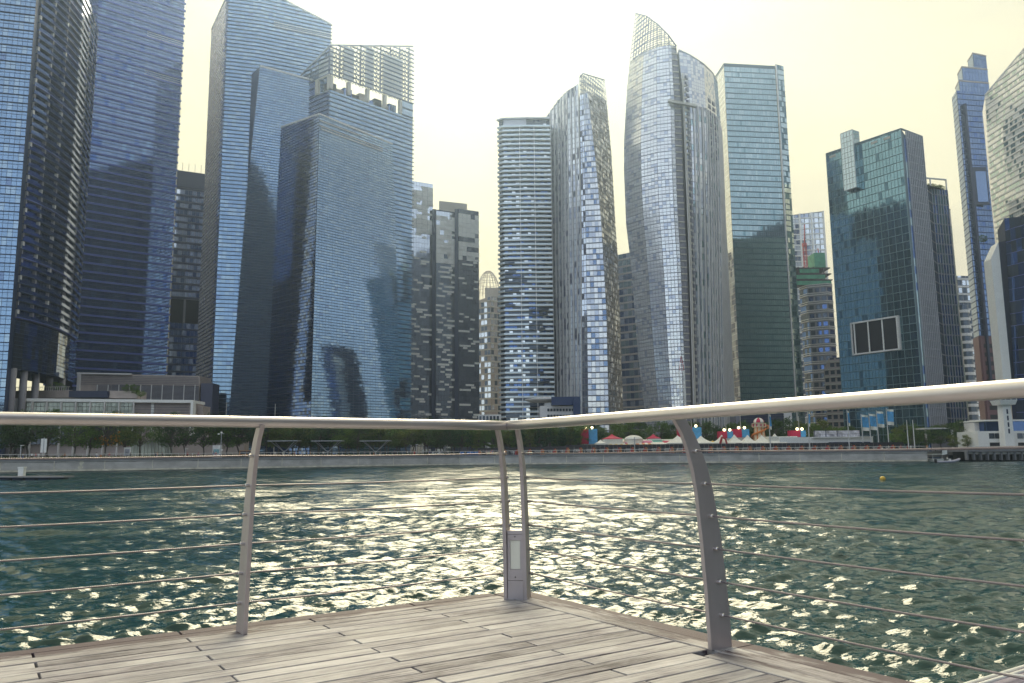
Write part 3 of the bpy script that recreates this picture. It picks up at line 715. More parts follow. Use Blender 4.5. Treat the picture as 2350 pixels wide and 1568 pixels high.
    def mullions(s, ribs, bay, m, w=.15, d=.25, name='mullion', every=1, z0=GZ, seg=None, zt=None):
        for g in range(len(ribs)-1):
            if seg is not None and g not in seg: continue
            a = s.pt(ribs[g], z0+1); b = s.pt(ribs[g+1], z0+1); nb = max(1, round(max(np.linalg.norm(b-a), np.linalg.norm(s.pt(ribs[g], 60)-s.pt(ribs[g+1], 60)))/bay)); nrm = s.normal(a, b); e = (b-a)/np.linalg.norm(b-a)
            for j in range(0, nb+1, every):
                u = j/nb; tz = s.top(ribs, g, u)
                if zt: tz = min(zt, tz)
                K = 1 if len(ribs[g]) == 2 and len(ribs[g+1]) == 2 else 10
                V = []; F = []
                for k in range(K+1):
                    p = s.sample(ribs, g, u, z0+(tz-z0)*k/K)
                    V += [p-e*w/2, p+e*w/2, p+e*w/2+nrm*d, p-e*w/2+nrm*d]
                for k in range(K):
                    q = k*4
                    F += [(q+i, q+(i+1) % 4, q+4+(i+1) % 4, q+4+i) for i in range(4)]
                F += [(3, 2, 1, 0), (K*4, K*4+1, K*4+2, K*4+3)]
                mesh_obj(name, V, F, m, s.t)
    def cap(s, ribs, m, w=.4, h=.5, name='roof_edge'):
        P = [np.array(r[-1]) for r in ribs]; mb = MB()
        for a, b in zip(P[:-1], P[1:]): mb.beam(a, b, w, h)
        return mb.done(name, m, s.t)
    def emit(s, name, V, F, m):
        k = s.cnt[name] = s.cnt.get(name, 0)+1
        if k <= 300: return mesh_obj(name, V, F, m, s.t)
        b = s.buf.setdefault((name, m.name), [[], [], m]); n = len(b[0]); b[0] += list(V); b[1] += [tuple(i+n for i in f) for f in F]
    def quad_box(s, ribs, seg, u0, u1, z0, z1, m, out, depth, name):
        a0 = s.sample(ribs, seg, u0, z0); b0 = s.sample(ribs, seg, u1, z0); a1 = s.sample(ribs, seg, u0, z1); b1 = s.sample(ribs, seg, u1, z1)
        n = s.normal(a0, b0); V = [p+n*out for p in (a0, b0, b1, a1)]+[p+n*(out-depth) for p in (a0, b0, b1, a1)]
        return s.emit(name, V, [(0, 1, 2, 3), (7, 6, 5, 4), (0, 4, 5, 1), (1, 5, 6, 2), (2, 6, 7, 3), (3, 7, 4, 0)], m)

def metal(name, c, r=.45, me=.4, **k): return mat(name, c, r, me, var=.08, scale=.2, **k)
G_BLUE = glass('pale blue curtain glass', (.28, .41, .58)); G_BLUE2 = glass('light blue curtain glass', (.38, .50, .62), island=.1)
G_NAVY = glass('navy curtain glass', (.20, .28, .44)); G_NAVY2 = glass('deep navy glass', (.09, .17, .40))
G_TEAL = glass('teal curtain glass', (.44, .58, .60)); G_TEAL2 = glass('pale teal glass', (.56, .68, .69), island=.1); G_TEALD = glass('deep teal glass', (.24, .40, .43))
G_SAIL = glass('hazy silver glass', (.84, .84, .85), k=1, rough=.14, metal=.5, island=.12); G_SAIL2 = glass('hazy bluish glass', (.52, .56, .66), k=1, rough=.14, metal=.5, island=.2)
G_SLATE = glass('slate blue glass', (.16, .24, .42), metal=.8)
G_BRNZ = glass('balcony navy glass', (.05, .11, .34), metal=.7)
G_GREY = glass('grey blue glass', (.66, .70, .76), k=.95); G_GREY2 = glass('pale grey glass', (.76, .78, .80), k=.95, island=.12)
G_SILV = glass('silver glass', (.80, .82, .84), island=.14); G_SILV2 = glass('bluish silver glass', (.50, .54, .64), island=.16); G_WHITE = glass('blind and glare white glass', (.86, .88, .88), k=1, rough=.15, metal=.55, island=.08)
G_DARK = glass('dark glass', (.07, .09, .13), metal=.6)
G_DKTEAL = glass('dark teal glass', (.10, .20, .24), metal=.7)
M_DK = metal('dark frame metal', (.018, .026, .065), .5, .2); M_NAVYF = metal('navy frame', (.022, .045, .13), .45, .3)
M_PURP = metal('lavender grey spandrel', (.15, .19, .50), .4, .25); M_FIN = metal('blue grey sunshade', (.10, .13, .2), .45, .4)
M_SILV = metal('silver fin', (.42, .43, .48), .45, .3); M_LGT = metal('pale metal trim', (.68, .67, .67), .5, .1)
M_CREAM = mat('cream cladding', (.48, .45, .40), .7, var=.08); M_BEIGE = mat('beige stone cladding', (.40, .34, .32), .75, var=.12, scale=.5, island=.06)
M_WHITE = mat('white render', (.82, .82, .80), .6, var=.05, scale=.4); M_GREYC = mat('grey cladding', (.22, .215, .25), .6, var=.08, scale=.3)
M_BROWN = mat('brown stone cladding', (.13, .06, .075), .6, var=.1)
M_BRONZE = mat('bronze grey panel', (.075, .08, .13), .5, .2)
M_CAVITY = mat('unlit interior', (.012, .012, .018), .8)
M_TEALF = metal('teal frame', (.07, .125, .165), .45, .3)

# ---------- residential tower with wavy balcony facade (far left)
t = Tower('residential_tower', 'blue glass tower at the left edge with dark wavy balcony bands down its side', 'tower', xat(0, 212), 212)
zr = 165
t_dummy = 0
r1 = [V_(-260, Yalong(0, 212, 75, -260), z=zr), V_(0, 212, z=zr)]
t.body(r1+[V_(9, 216, z=zr)], M_NAVYF, 22, back=[(xat(-60, 262), 262), (xat(-260, 262), 262)])
t.glaze(r1, 2.4, 1.3, [G_BLUE, G_BLUE2, G_NAVY], [8, 2, .3], gap=.1, tilt=.005)
t.bands(r1, 2.4, M_NAVYF, proj_=.45, h=.15, name='sunshade', ext=.1)
t.bands(r1, 2.4, M_NAVYF, z0=GZ+1.5, proj_=.2, h=.09, name='transom')
# balcony facade, concave in plan, standing on columns
pts = [(9, 216), (42, 221), (78, 228), (112, 237), (140, 249), (156, 260)]
r2 = []
for i, (px, Y) in enumerate(pts):
    X = xat(px, Y); zb = ztop(X, Y, 846+(878-846)*i/5)
    r2.append([(X, Y, zb), (X, Y, zr)])
zb2 = r2[0][0][2]
t.body([[(p[0][0]-.9, p[0][1]+1.2, p[0][2]+.0), (p[1][0]-.9, p[1][1]+1.2, p[1][2])] for p in r2], M_NAVYF, 25, name='recessed_wall', zb=zb2)
rin = [[(a[0]-.45, a[1]+.6, a[2]) for a in r] for r in r2]
t.glaze(rin, 2.4, 1.5, [G_BRNZ, G_NAVY2, G_NAVY], [5, 3, 2], z0=zb2+14, gap=.12, tilt=.012)
t.glaze(r2, 3.3, 1.6, [G_NAVY2, G_DARK, G_NAVY], [4, 3, 1], z0=zb2, z1=zb2+13.8, gap=.08, tilt=.012, out=.3)
t.bands(r2, 1.1, M_NAVYF, z0=zb2, zt=zb2+13.9, proj_=.35, h=.07, name='transom')
z = zb2+14
k = 0
while z < 150:
    t.band(r2, z, M_NAVYF if k % 7 else M_PURP, proj_=.55, h=.24, name='balcony_slab', inn=.8)
    t.band(r2, z+.24, G_BRNZ, proj_=.55, h=.85, name='balcony_glass', inn=-.48)
    # little party walls between balconies
    for (g, u) in ((0, .02), (1, .1), (2, .05), (3, .2), (3, .8), (4, .4), (4, .97)):
        a = t.sample(r2, g, u, z+.2); b = t.sample(r2, g, min(1, u+.03), z+.2); n = t.normal(t.sample(r2, g, 0, z), t.sample(r2, g, 1, z))
        ee = t.sample(r2, g, 1, z)-t.sample(r2, g, 0, z); ee = ee/np.linalg.norm(ee)*(.35 if k % 2 else .7)
        Vv = [a-n*.6, a+n*.5, a+n*.5+ee, a-n*.6+ee]; Vv = Vv+[p+np.array([0, 0, 2.1]) for p in Vv]
        t.emit('party_wall', Vv, [(3, 2, 1, 0), (4, 5, 6, 7), (0, 1, 5, 4), (1, 2, 6, 5), (2, 3, 7, 6), (3, 0, 4, 7)], M_GREYC if (g+k) % 4 else M_LGT)
    z += 2.4; k += 1
for px, Y in ((40, 222), (69, 229), (101, 238), (14, 217), (130, 246)):
    X = xat(px, Y); m = MB(); m.tube([(X, Y, GZ), (X, Y, zb2+.2)], .95, 14); m.done('column', M_GREYC, t.t, smooth=True)
t.finish()

# ---------- tall office tower with lavender bands
Y0 = 300
t = Tower('office_tower', 'tall navy glass office tower with lavender bands, second from the left edge', 'tower', xat(200, Y0), Y0)
ya = Y0; rib = [V_(90, Yalong(200, Y0, 50, 90), z=215), V_(371, Yalong(200, Y0, 50, 371), z=215)]
ribR = rib+[V_(373.5, Yalong(200, Y0, 50, 371)+14, z=215)]
t.body(ribR, M_NAVYF, 30, back=[(xat(340, 380), 380), (xat(100, 330), 330)])
fh = 3.35
t.glaze(rib, fh, 1.5, [G_NAVY, G_BLUE, G_NAVY2], [12, .6, 1], gap=.08, sill=.8, tilt=.004)
t.bands(rib, fh, M_PURP, z0=GZ, proj_=.5, h=.72, name='spandrel_band', ext=.5)
t.bands(rib, fh, M_NAVYF, z0=GZ+2.1, proj_=.28, h=.12, name='transom', ext=.2)
for yy in (118, 203):
    X, Y = rib[1][0][0], rib[1][0][1]
    z = ztop(X, Y, yy); z = GZ+round((z-GZ)/fh)*fh+.95
    for q in (0, .9, 1.8): t.band(rib, z+q, M_LGT, proj_=.22, h=.25, name='louvre', u0=.66)
t.finish()

# ---------- grey tower behind
Y0 = 380
t = Tower('office_tower', 'grey hazy office tower half hidden between two blue glass towers at the left', 'tower', xat(410, Y0), Y0)
rib = [V_(355, Yalong(400, Y0, 63, 355), 388), V_(470, Yalong(400, Y0, 63, 470), 402)]
rib[1][1] = (rib[1][1][0], rib[1][1][1], rib[0][1][2])
t.body(rib, M_GREYC, 30)
zv0 = ztop(rib[0][0][0], Y0, 742); zv1 = ztop(rib[0][0][0], Y0, 688)
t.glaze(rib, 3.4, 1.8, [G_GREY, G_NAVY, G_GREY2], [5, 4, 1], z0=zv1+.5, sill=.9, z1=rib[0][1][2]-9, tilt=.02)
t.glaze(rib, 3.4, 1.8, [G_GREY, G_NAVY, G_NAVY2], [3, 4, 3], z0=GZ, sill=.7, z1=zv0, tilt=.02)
t.bands(rib, 3.4, M_BRONZE, z0=zv1+.3, zt=rib[0][1][2]-8, proj_=.5, h=.8, name='spandrel_band')
t.bands(rib, 3.4, M_BRONZE, z0=GZ, zt=zv0-2, proj_=.4, h=.6, name='spandrel_band')
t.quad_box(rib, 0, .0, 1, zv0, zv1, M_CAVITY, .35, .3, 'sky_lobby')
for u in (.42, .8): t.quad_box(rib, 0, u, u+.045, zv0, zv1, M_GREYC, 1.0, .8, 'column')
t.quad_box(rib, 0, 0, 1, rib[0][1][2]-8.5, rib[0][1][2]-.2, M_BRONZE, .5, .6, 'parapet')
for i in range(8):
    a = t.sample(rib, 0, i/7.6, rib[0][1][2]); m = MB(); m.beam(a, a+np.array([0, 0, 4.2]), .16); m.done('mast', M_LGT, t.t)
t.finish(200)

# ---------- tall twin tower with slanted side and lower wing
Yc = 285
t = Tower('office_tower', 'tall pale blue office tower with sloping top and bright striped left side', 'tower', xat(480, Yc), Yc)
YL = Yalong(480, Yc, -32.6, 441)
left = [V_(441, YL, 68), V_(480, Yc, -18)]
Yk = Yalong(480, Yc, 74, 562); Yr = Yalong(562, Yk, 58, 700)
front = [V_(480, Yc, -18), V_(562, Yk, -26), T_(Yr, (748, 600), (760, 56))]
front[2] = V_(737, Yr, 56)
t.body(left+front[1:], M_NAVYF, 30, back=[(xat(690, 345), 345), (xat(450, 340), 340)])
t.glaze(left, 1.45, 1.4, [G_GREY2, G_WHITE], [3, 1], gap=.05, sill=.25, tilt=.002)
t.bands(left, 1.45, M_NAVYF, proj_=.12, h=.42, name='side_sunshade', ext=.0)
t.glaze(front, 1.5, 1.45, [G_BLUE, G_BLUE2, G_NAVY], [8, 2, .15], gap=.07, sill=.2)
t.bands(front, 1.5, M_FIN, proj_=.4, h=.2, name='sunshade', ext=.5)
t.cap(left+front[1:], M_LGT, .5, .6)
zz = ztop(front[2][0][0], Yr, 100); zz = GZ+round((zz-GZ)/3.3)*3.3
for q in (.5, 1.3, 2.1): t.band(front[1:], zz+q, M_LGT, proj_=.3, h=.3, name='louvre', u0=.18)
# wing
Yw = Yc-4; Yw2 = Yalong(523, Yw, 67, 700)
w = [T_(Yw, (526, 953), (565, 459), (597, 152)), V_(700, Yw2, 180)]
w[1][1] = (w[1][1][0], w[1][1][1], w[0][-1][2]-1)
t.body(w, M_NAVYF, 16, name='wing_wall')
t.glaze(w, 1.0, 1.2, [G_BLUE, G_BLUE2, G_NAVY], [8, 2, .5], gap=.06, sill=.1, tilt=.006)
t.bands(w, 1.0, M_FIN, proj_=.22, h=.12, name='wing_sunshade', ext=.3)
side = [[(p[0]-.9, p[1]+5, p[2]) for p in w[0]], w[0]]
t.bands(side, 2.0, M_DK, proj_=.3, h=.9, name='corner_fin')
t.cap(w, M_LGT, .6, .7)
t.finish()

# ---------- tower with open lattice crown and sky terrace
Yc = 268
t = Tower('office_tower', 'blue glass tower with an open lattice crown above a columned sky terrace', 'tower', xat(708, Yc), Yc)
HL, HR = -48, 46
YL = Yalong(709, Yc, HL, 597)
YR = Yalong(709, Yc, HR, 920)
zlow = V_(709, Yc, 262)[1][2]
lowL = [T_(YL, (600, 950), (633, 297)), T_(Yc, (713, 955), (733, 262))]
lowR = [lowL[1], T_(YR, (918, 955), (906, 459), (900, 331))]
t.body(lowL+lowR[1:], M_DK, 25, name='lower_wall', back=[(xat(860, YR+24), YR+24), (xat(640, YL+18), YL+18)])
t.glaze(lowL, 1.1, 1.2, [G_NAVY2, G_NAVY, G_DARK], [8, 3, 2], gap=.1, sill=.1, tilt=.005)
t.bands(lowL, 2.2, M_BRONZE, proj_=.22, h=.14, name='transom')
t.glaze(lowR, .98, 1.2, [G_BLUE, G_BLUE2, G_NAVY], [9, 2, .2], gap=.06, sill=.08, tilt=.006)
t.bands(lowR, .98, M_FIN, proj_=.24, h=.11, name='sunshade', ext=.15)
t.mullions(lowR, 1.2, M_FIN, w=.05, d=.14, every=2)
t.cap(lowL+lowR[1:], M_LGT, .6, .6)
for yy, uu in ((300, .0), (312, .0), (318, .02)):
    z = ztop(lowR[0][0][0], Yc, yy-22); t.band(lowR, z, M_LGT, proj_=.34, h=.3, name='louvre', u0=uu, u1=.55 if yy < 310 else .85)
# upper block, set back
Yu = 283; YuL = Yalong(737, Yu, HL-4, 618); YuR = Yalong(737, Yu, HR, 941)
upL = [V_(618, YuL, 236), V_(737, Yu, 104)]
upR = [V_(737, Yu, 104), V_(941, YuR, 107)]
zt = V_(737, Yu, 206)[1][2]
def cut(r, z): return [r[0], (r[0][0], r[0][1], z)]
zRt = ztop(upR[1][0][0], YuR, 272); 
zflat = zt
upLs = [cut(upL[0], min(zflat, upL[0][1][2])), cut(upL[1], zflat)]; upRs = [cut(upR[0], zflat), cut(upR[1], zflat)]
t.body(upLs+upRs[1:], M_NAVYF, 25, name='upper_wall', back=[(xat(880, YuR+26), YuR+26), (xat(690, YuL+30), YuL+30)])
t.glaze(upLs, 1.75, 1.5, [G_NAVY2, G_NAVY], [3, 4], gap=.08, sill=.3, z0=GZ+60)
t.bands(upLs, 1.75, M_BRONZE, z0=GZ+60, proj_=.3, h=.25, name='sunshade')
t.glaze(upRs, 1.75, 1.3, [G_BLUE, G_BLUE2], [7, 2], gap=.07, sill=.22, tilt=.005)
t.bands(upRs, 1.75, M_FIN, proj_=.4, h=.24, name='sunshade', ext=.6)
CROWNG = mat('grey crown glass', (.40, .43, .46), .3, .4, var=.1)
# crown: open screens of glass louvres on a lattice
zc0 = zflat+6.2
def screen(ribs, z0, fh, seed, solid):
    rg = random.Random(seed); a0 = np.array(ribs[0][0]); b0 = np.array(ribs[1][0]); L = np.linalg.norm(b0[:2]-a0[:2]); nrm = t.normal(a0, b0)
    t.bands(ribs, 1.75, M_FIN, z0=z0, proj_=.55, h=.26, name='crown_louvre', ext=.3)
    # hoops and diagonals of the lattice
    m = MB(); nb = int(L/1.5)
    for j in range(nb+1):
        u = j/nb; tz = t.top(ribs, 0, u)
        if tz > z0+1: m.beam(t.sample(ribs, 0, u, z0)-nrm*.7, t.sample(ribs, 0, u, tz-.3)-nrm*.7, .12 if j % 3 else .5)
    z = z0
    while z < max(ribs[0][1][2], ribs[1][1][2]):
        for j in range(nb):
            u0, u1 = j/nb, (j+1)/nb
            if t.top(ribs, 0, u0) > z+1.75 and t.top(ribs, 0, u1) > z+1.75:
                p = t.sample(ribs, 0, u0, z)-nrm*1.3; q = t.sample(ribs, 0, u1, z+1.75)-nrm*1.3; r_ = t.sample(ribs, 0, u0, z+1.75)-nrm*1.3; s_ = t.sample(ribs, 0, u1, z)-nrm*1.3
                m.beam(p, q, .2); m.beam(r_, s_, .2)
        z += 1.75
    m.done('lattice', M_FIN, t.t, kind='stuff')
    # glass bays between the open ones
    for (u0, u1) in solid:
        tz = min(t.top(ribs, 0, u0), t.top(ribs, 0, u1))
        z = z0
        while z+3 < tz:
            t.quad_box(ribs, 0, u0, u1, z+.1, z+3.3, CROWNG, .05, .08, 'crown_glass'); z += 3.4
cL = [[(r[0][0], r[0][1], zc0)]+[r[1]] if r[1][2] > zc0+.2 else [(r[0][0], r[0][1], zc0), (r[0][0], r[0][1], zc0+.2)] for r in upL]
cR = [[(r[0][0], r[0][1], zc0)]+[r[1]] for r in upR]
zc_l = upL[0][1][2]
screen(cR, zc0, 3.4, 1, [(0, .035), (.15, .27), (.40, .50), (.62, .86)])
screen(cL, zc0, 3.4, 2, [(.0, .25), (.42, .6), (.78, .98)])
t.cap([cL[0], cL[1], cR[1]], M_SILV, .5, .5)
# terrace: columns, deck edge and a set back core
t.band(upRs, zflat+.05, M_CREAM, proj_=.3, h=.5, name='terrace_edge'); t.band(upRs, zc0-.55, M_CREAM, proj_=.4, h=.6, name='terrace_beam')
t.band(upLs, zflat+.05, M_CREAM, proj_=.3, h=.5, name='terrace_edge', u0=.72); t.band([cut(upL[0], zc0+1), cut(upL[1], zc0+1)], zc0-.55, M_CREAM, proj_=.4, h=.6, name='terrace_beam', u0=.72)
rr = [cut(upR[0], zc0+1), cut(upR[1], zc0+1)]; rl = [cut(upL[0], zc0+1), cut(upL[1], zc0+1)]
for u in (0.0, .2, .42, .63, .825): t.quad_box(rr, 0, u, u+.035, zflat+.5, zc0-.5, M_CREAM, .2, 1.2, 'column')
for u in (.72, .95): t.quad_box(rl, 0, u, u+.05, zflat+.5, zc0-.5, M_CREAM, .2, 1.2, 'column')
for i in range(9):
    u = .03+.09*i; t.quad_box(rr, 0, u, u+.09, zflat+.5, zc0-1.6-(i % 2)*1.2, [M_CAVITY, M_CREAM, G_NAVY2][i % 3], -3.0-.5*(i % 2), 3, 'core_panel')
t.quad_box(rl, 0, .0, .72, zflat, zc0, G_NAVY2, .1, .4, 'side_glass'); t.bands([cut(upL[0], zc0), cut(upL[1], zc0)], 3.1, M_BRONZE, z0=zflat, proj_=.35, h=.4, name='sunshade', u1=.72)
t.quad_box(rr, 0, .86, 1.0, zflat, zc0, G_BLUE2, .1, .4, 'side_glass'); t.bands([cut(upR[0], zc0), cut(upR[1], zc0)], 3.1, M_FIN, z0=zflat, proj_=.5, h=.4, name='sunshade', u0=.86)
t.finish()

# ---------- tower with scattered white panels
Y0 = 330
t = Tower('office_tower', 'dark glass tower of three slabs dotted with short white horizontal panels', 'tower', xat(1000, Y0), Y0)
DASH = mat('white facade panel', (.85, .84, .78), .5, var=.04)
def slab(p0, p1, yt, Y, n, dash, matset, wts, seed, zfix=None):
    r = [V_(p0, Y, yt), V_(p1, Yalong(p0, Y, 62, p1), yt)]
    zt = zfix or r[0][1][2]; r = [cut(q, zt) for q in r]
    t.body(r, M_DK, 22, name='wall'); t.glaze(r, 2.1, 1.3, matset, wts, gap=.09, tilt=.008)
    rg = random.Random(seed); z = GZ+2.1; row = 0; top = zt
    L = np.linalg.norm(np.array(r[1][0])-np.array(r[0][0]))
    while z < top-3:
        if rg.random() < dash:
            L_ = rg.choice([1.9, 2.9, 3.9, 5.2])/L; u = rg.uniform(0, max(.001, 1-L_)) if rg.random() > .45 else (0 if rg.random() < .5 else 1-L_)
            u = max(0, u); t.quad_box(r, 0, u, min(1, u+L_), z, z+.85, DASH, .26, .14, 'white_panel')
            if rg.random() < .7:
                u2 = (u+.55) % .8; t.quad_box(r, 0, u2, min(1, u2+.2), z+1.15, z+1.95, DASH, .26, .14, 'white_panel')
        if z > top-24:  # denser white panels here stand in for sky reflected near the top
            for j in range(5):
                if rg.random() < .75: t.quad_box(r, 0, j/5+.005, (j+1)/5-.005, z+.05, z+2.05, DASH, .26, .12, 'white_panel')
        z += 2.1
    return r
Yb = Yalong(930, Y0, 62, 997)
ra = slab(925, 991, 413, Y0, 3, .95, [G_GREY, G_SILV2], [9, 1], 5)
Yb = Yalong(925, Y0, 62, 999)
rb = slab(999, 1045, 481, Yb-2, 3, .92, [G_GREY, G_SILV2], [9, 1], 9)
Yd = Yalong(999, Yb, 62, 1052)
rc = slab(1052, 1101, 479, Yd-3, 3, .45, [G_GREY, G_SILV2], [9, 1], 12)
rd = [V_(1006, Yb+22, 461), V_(1073, Yb+30, 468)]
t.body(rd, M_CREAM, 14, name='rooftop_block')
for r_, px in ((ra, 994.5), (rb, 1048)):
    Yx = r_[1][0][1]-.5; m = MB(); X = xat(px, Yx); m.box(X-.75, X+.75, Yx-1.2, Yx+6, GZ, ztop(X, Yx, 482)); m.done('dark_joint', M_DK, t.t)
t.finish(300)

# ---------- lattice domed tower, far
Y0 = 470
t = Tower('apartment_tower', 'hazy tan apartment tower with a wire dome on top, far behind in the middle', 'tower', xat(1125, Y0), Y0)
r = [V_(1098, Y0, 690), V_(1128, Y0-6, 680), V_(1158, Y0, 685)]
t.body(r, M_BEIGE, 20); t.glaze(r, 3.6, 2.4, [G_GREY, M_BEIGE, G_DARK], [3, 2, 2], gap=.4, sill=.9)
t.bands(r, 3.6, M_CREAM, proj_=.9, h=.5, name='balcony_slab')
zt = r[1][1][2]; cx = xat(1131, Y0); m = MB(); hh = ztop(cx, Y0, 622)-zt
for k in range(9):
    a = math.pi*k/9
    m.tube([(cx+math.cos(b)*math.cos(a)*7.0-2, Y0+math.cos(b)*math.sin(a)*7.0, zt+math.sin(b)*hh) for b in np.linspace(0, math.pi, 12)], .14, 4)
for k in range(1, 6):
    b = math.pi/2*k/6; m.tube([(cx-2+math.cos(b)*7.0*math.cos(a), Y0+math.cos(b)*7.0*math.sin(a), zt+math.sin(b)*hh) for a in np.linspace(0, 2*math.pi, 17)], .12, 4)
m.done('wire_dome', M_BEIGE, t.t)
m = MB(); m.box(cx-4, cx+7, Y0-2, Y0+8, zt, zt+6); m.done('rooftop_block', M_CREAM, t.t)
t.finish(60)

# ---------- balcony tower
Y0 = 320
t = Tower('apartment_tower', 'slim tower wrapped in pale balcony bands, left of the two sail towers', 'tower', xat(1200, Y0), Y0)
r = [V_(1151, Y0+1.5, 262), V_(1162, Y0, 262), V_(1218, Y0-.4, 262), V_(1275, Y0, 262)]
zt = r[2][1][2]-2; r = [cut(q, zt) for q in r]
t.body(r, M_DK, 20, name='core_wall'); rin = [[(a[0], a[1]+1.3, a[2]) for a in q] for q in r]
fh = 1.95; z = GZ+5; k = 0; rg = random.Random(4)
PALE = mat('pale grey balcony glass', (.62, .70, .76), .25, .35, var=.08)
t.glaze(r, fh, 1.5, [G_DARK, G_NAVY2, G_GREY2], [5, 2, 1.2], z0=GZ+5+.8, gap=.2, vgap=.8, out=-.0+.06)
while z < zt-4:
    a = .0; wv = .25*math.sin(k*.7)
    t.band(r, z, M_CREAM, proj_=1.15+wv, h=.18, name='balcony_slab')
    t.band(r, z+.18, PALE, proj_=1.15+wv, h=.68, name='balcony_glass', inn=-1.05-wv)
    if rg.random() < .5 and z < zt*.62:  # dark lower panes imitate the dark skyline reflected there
        g = rg.choice([1, 2]); t.quad_box([[(p[0], p[1]-1.32-wv, p[2]) for p in q] for q in r], g, 0, rg.uniform(.4, 1), z+.12, z+.9, G_DARK, .06, .08, 'dark_reflection_pane')
    z += fh; k += 1
for px in (1201, 1236):
    X = xat(px, Y0-1); m = MB(); m.beam((X, Y0-2.2, GZ), (X, Y0-2.2, zt-4), .22); m.done('post', M_LGT, t.t)
t.quad_box(r, 1, 0, 1, zt-3.5, zt-.6, M_SILV, 1, .5, 'roof_screen'); t.band(r, zt-.6, M_SILV, proj_=1.6, h=.6, name='roof_edge')
t.finish(150)

# ---------- smaller sail tower
Y0 = 330
t = Tower('apartment_tower', 'smaller sail shaped glass tower with a lattice top and a dark folded side', 'tower', xat(1330, Y0), Y0)
YE = Y0-14
eL = T_(Y0, (1267, 950), (1260, 516), (1256, 265)); 
A = [eL, T_(Y0-4, (1288, 950), (1283, 516), (1281, 230)), T_(Y0-8, (1312, 950), (1306, 516), (1302, 209)), T_(Y0-11, (1336, 950), (1334, 516), (1327, 193))]
Bs = [T_(Y0-11, (1336, 950), (1334, 516), (1330, 178)), T_(Y0-12, (1350, 977), (1347, 700), (1344, 516), (1341, 300), (1338, 169))]
B2 = [Bs[1], T_(Y0-13, (1398, 977), (1392, 723), (1380, 516), (1366, 362), (1353, 250), (1343, 170))]
C = [B2[1], T_(Y0+6, (1431, 977), (1417, 585), (1412, 516), (1403, 356), (1393, 244), (1387, 184))]
allr = A[:-1]+[Bs[0], Bs[1], B2[1], C[1]]
t.body(A, M_GREYC, 22, name='wall', back=[(A[-1][0][0], 360), (A[0][0][0]+4, 360)])
zcut = ztop(Bs[1][0][0], Y0-12, 214)
def cutr(r, z):
    q = [p for p in r if p[2] < z]; a = t.pt(r, z); return q+[tuple(a)]
lowr = [cutr(Bs[0], zcut), cutr(Bs[1], zcut), cutr(B2[1], zcut+.01), cutr(C[1], ztop(C[1][-1][0], Y0+6, 232))]
t.body(lowr, M_GREYC, 22, name='wall', back=[(lowr[-1][0][0], 365), (lowr[0][0][0]+2, 365)])
t.glaze(A, 2.3, 1.1, [G_SAIL, G_WHITE, M_BRONZE, G_SAIL2], [5, 3, 1.5, 2], gap=.22, sill=.25, tilt=.01)
t.mullions(A, 1.9, M_LGT, w=.28, d=.5)
t.glaze(lowr[:2], 2.3, 1.4, [G_GREY, M_BRONZE, G_SILV2], [4, 2, 3], gap=.14, sill=.2)
t.glaze(lowr[1:3], 2.3, 1.6, [G_SAIL, G_SAIL2, G_NAVY], [4, 4, 1.5], gap=.14, sill=.2, tilt=.015)
t.glaze(lowr[2:], 2.3, 1.3, [G_DARK, G_SAIL2, G_SAIL, M_BRONZE], [7, 2.5, 1, 4], gap=.14, sill=.5, tilt=.015)
t.bands(lowr[1:], 2.3, M_GREYC, proj_=.18, h=.4, name='spandrel_band')
def latt(ribs, z0f, m, sx=2.2, sz=2.0, w=.16, nm='lattice', depth=1.4):
    mb = MB()
    for g in range(len(ribs)-1):
        a = t.pt(ribs[g], ribs[g][-1][2]); b = t.pt(ribs[g+1], ribs[g+1][-1][2]); L = np.linalg.norm(b-a); nb = max(2, int(L/sx)); nrm = t.normal(a, b)
        for off in (0, -depth):
            for j in range(nb+1):
                u = j/nb; tz = t.top(ribs, g, u); z0 = z0f(g, u)
                if tz > z0+.5: mb.beam(t.sample(ribs, g, u, z0)+nrm*off, t.sample(ribs, g, u, tz)+nrm*off, w)
            zz = min(z0f(g, 0), z0f(g, 1))
            while zz < max(ribs[g][-1][2], ribs[g+1][-1][2]):
                us = [u for u in np.linspace(0, 1, 25) if t.top(ribs, g, u) > zz and z0f(g, u) <= zz+.1]
                if len(us) > 1: mb.beam(t.sample(ribs, g, us[0], zz)+nrm*off, t.sample(ribs, g, us[-1], zz)+nrm*off, w*.9)
                zz += sz
        for j in range(nb):
            u0, u1 = j/nb, (j+1)/nb; zz = max(z0f(g, u0), z0f(g, u1))
            while zz+sz < min(t.top(ribs, g, u0), t.top(ribs, g, u1)):
                mb.beam(t.sample(ribs, g, u0, zz), t.sample(ribs, g, u1, zz+sz)-nrm*depth, w*.8); mb.beam(t.sample(ribs, g, u1, zz), t.sample(ribs, g, u0, zz+sz)-nrm*depth, w*.8)
                zz += sz*2
        mb.beam(t.sample(ribs, g, 0, ribs[g][-1][2]), t.sample(ribs, g, 1, ribs[g+1][-1][2]), w*2.2)
    return mb.done(nm, m, t.t, kind='stuff')
latt([Bs[0], Bs[1], C[1]], lambda g, u: zcut if g == 0 else zcut*(1-u)+lowr[-1][-1][2]*u, M_FIN, sx=1.6, sz=1.9)
t.finish(300)

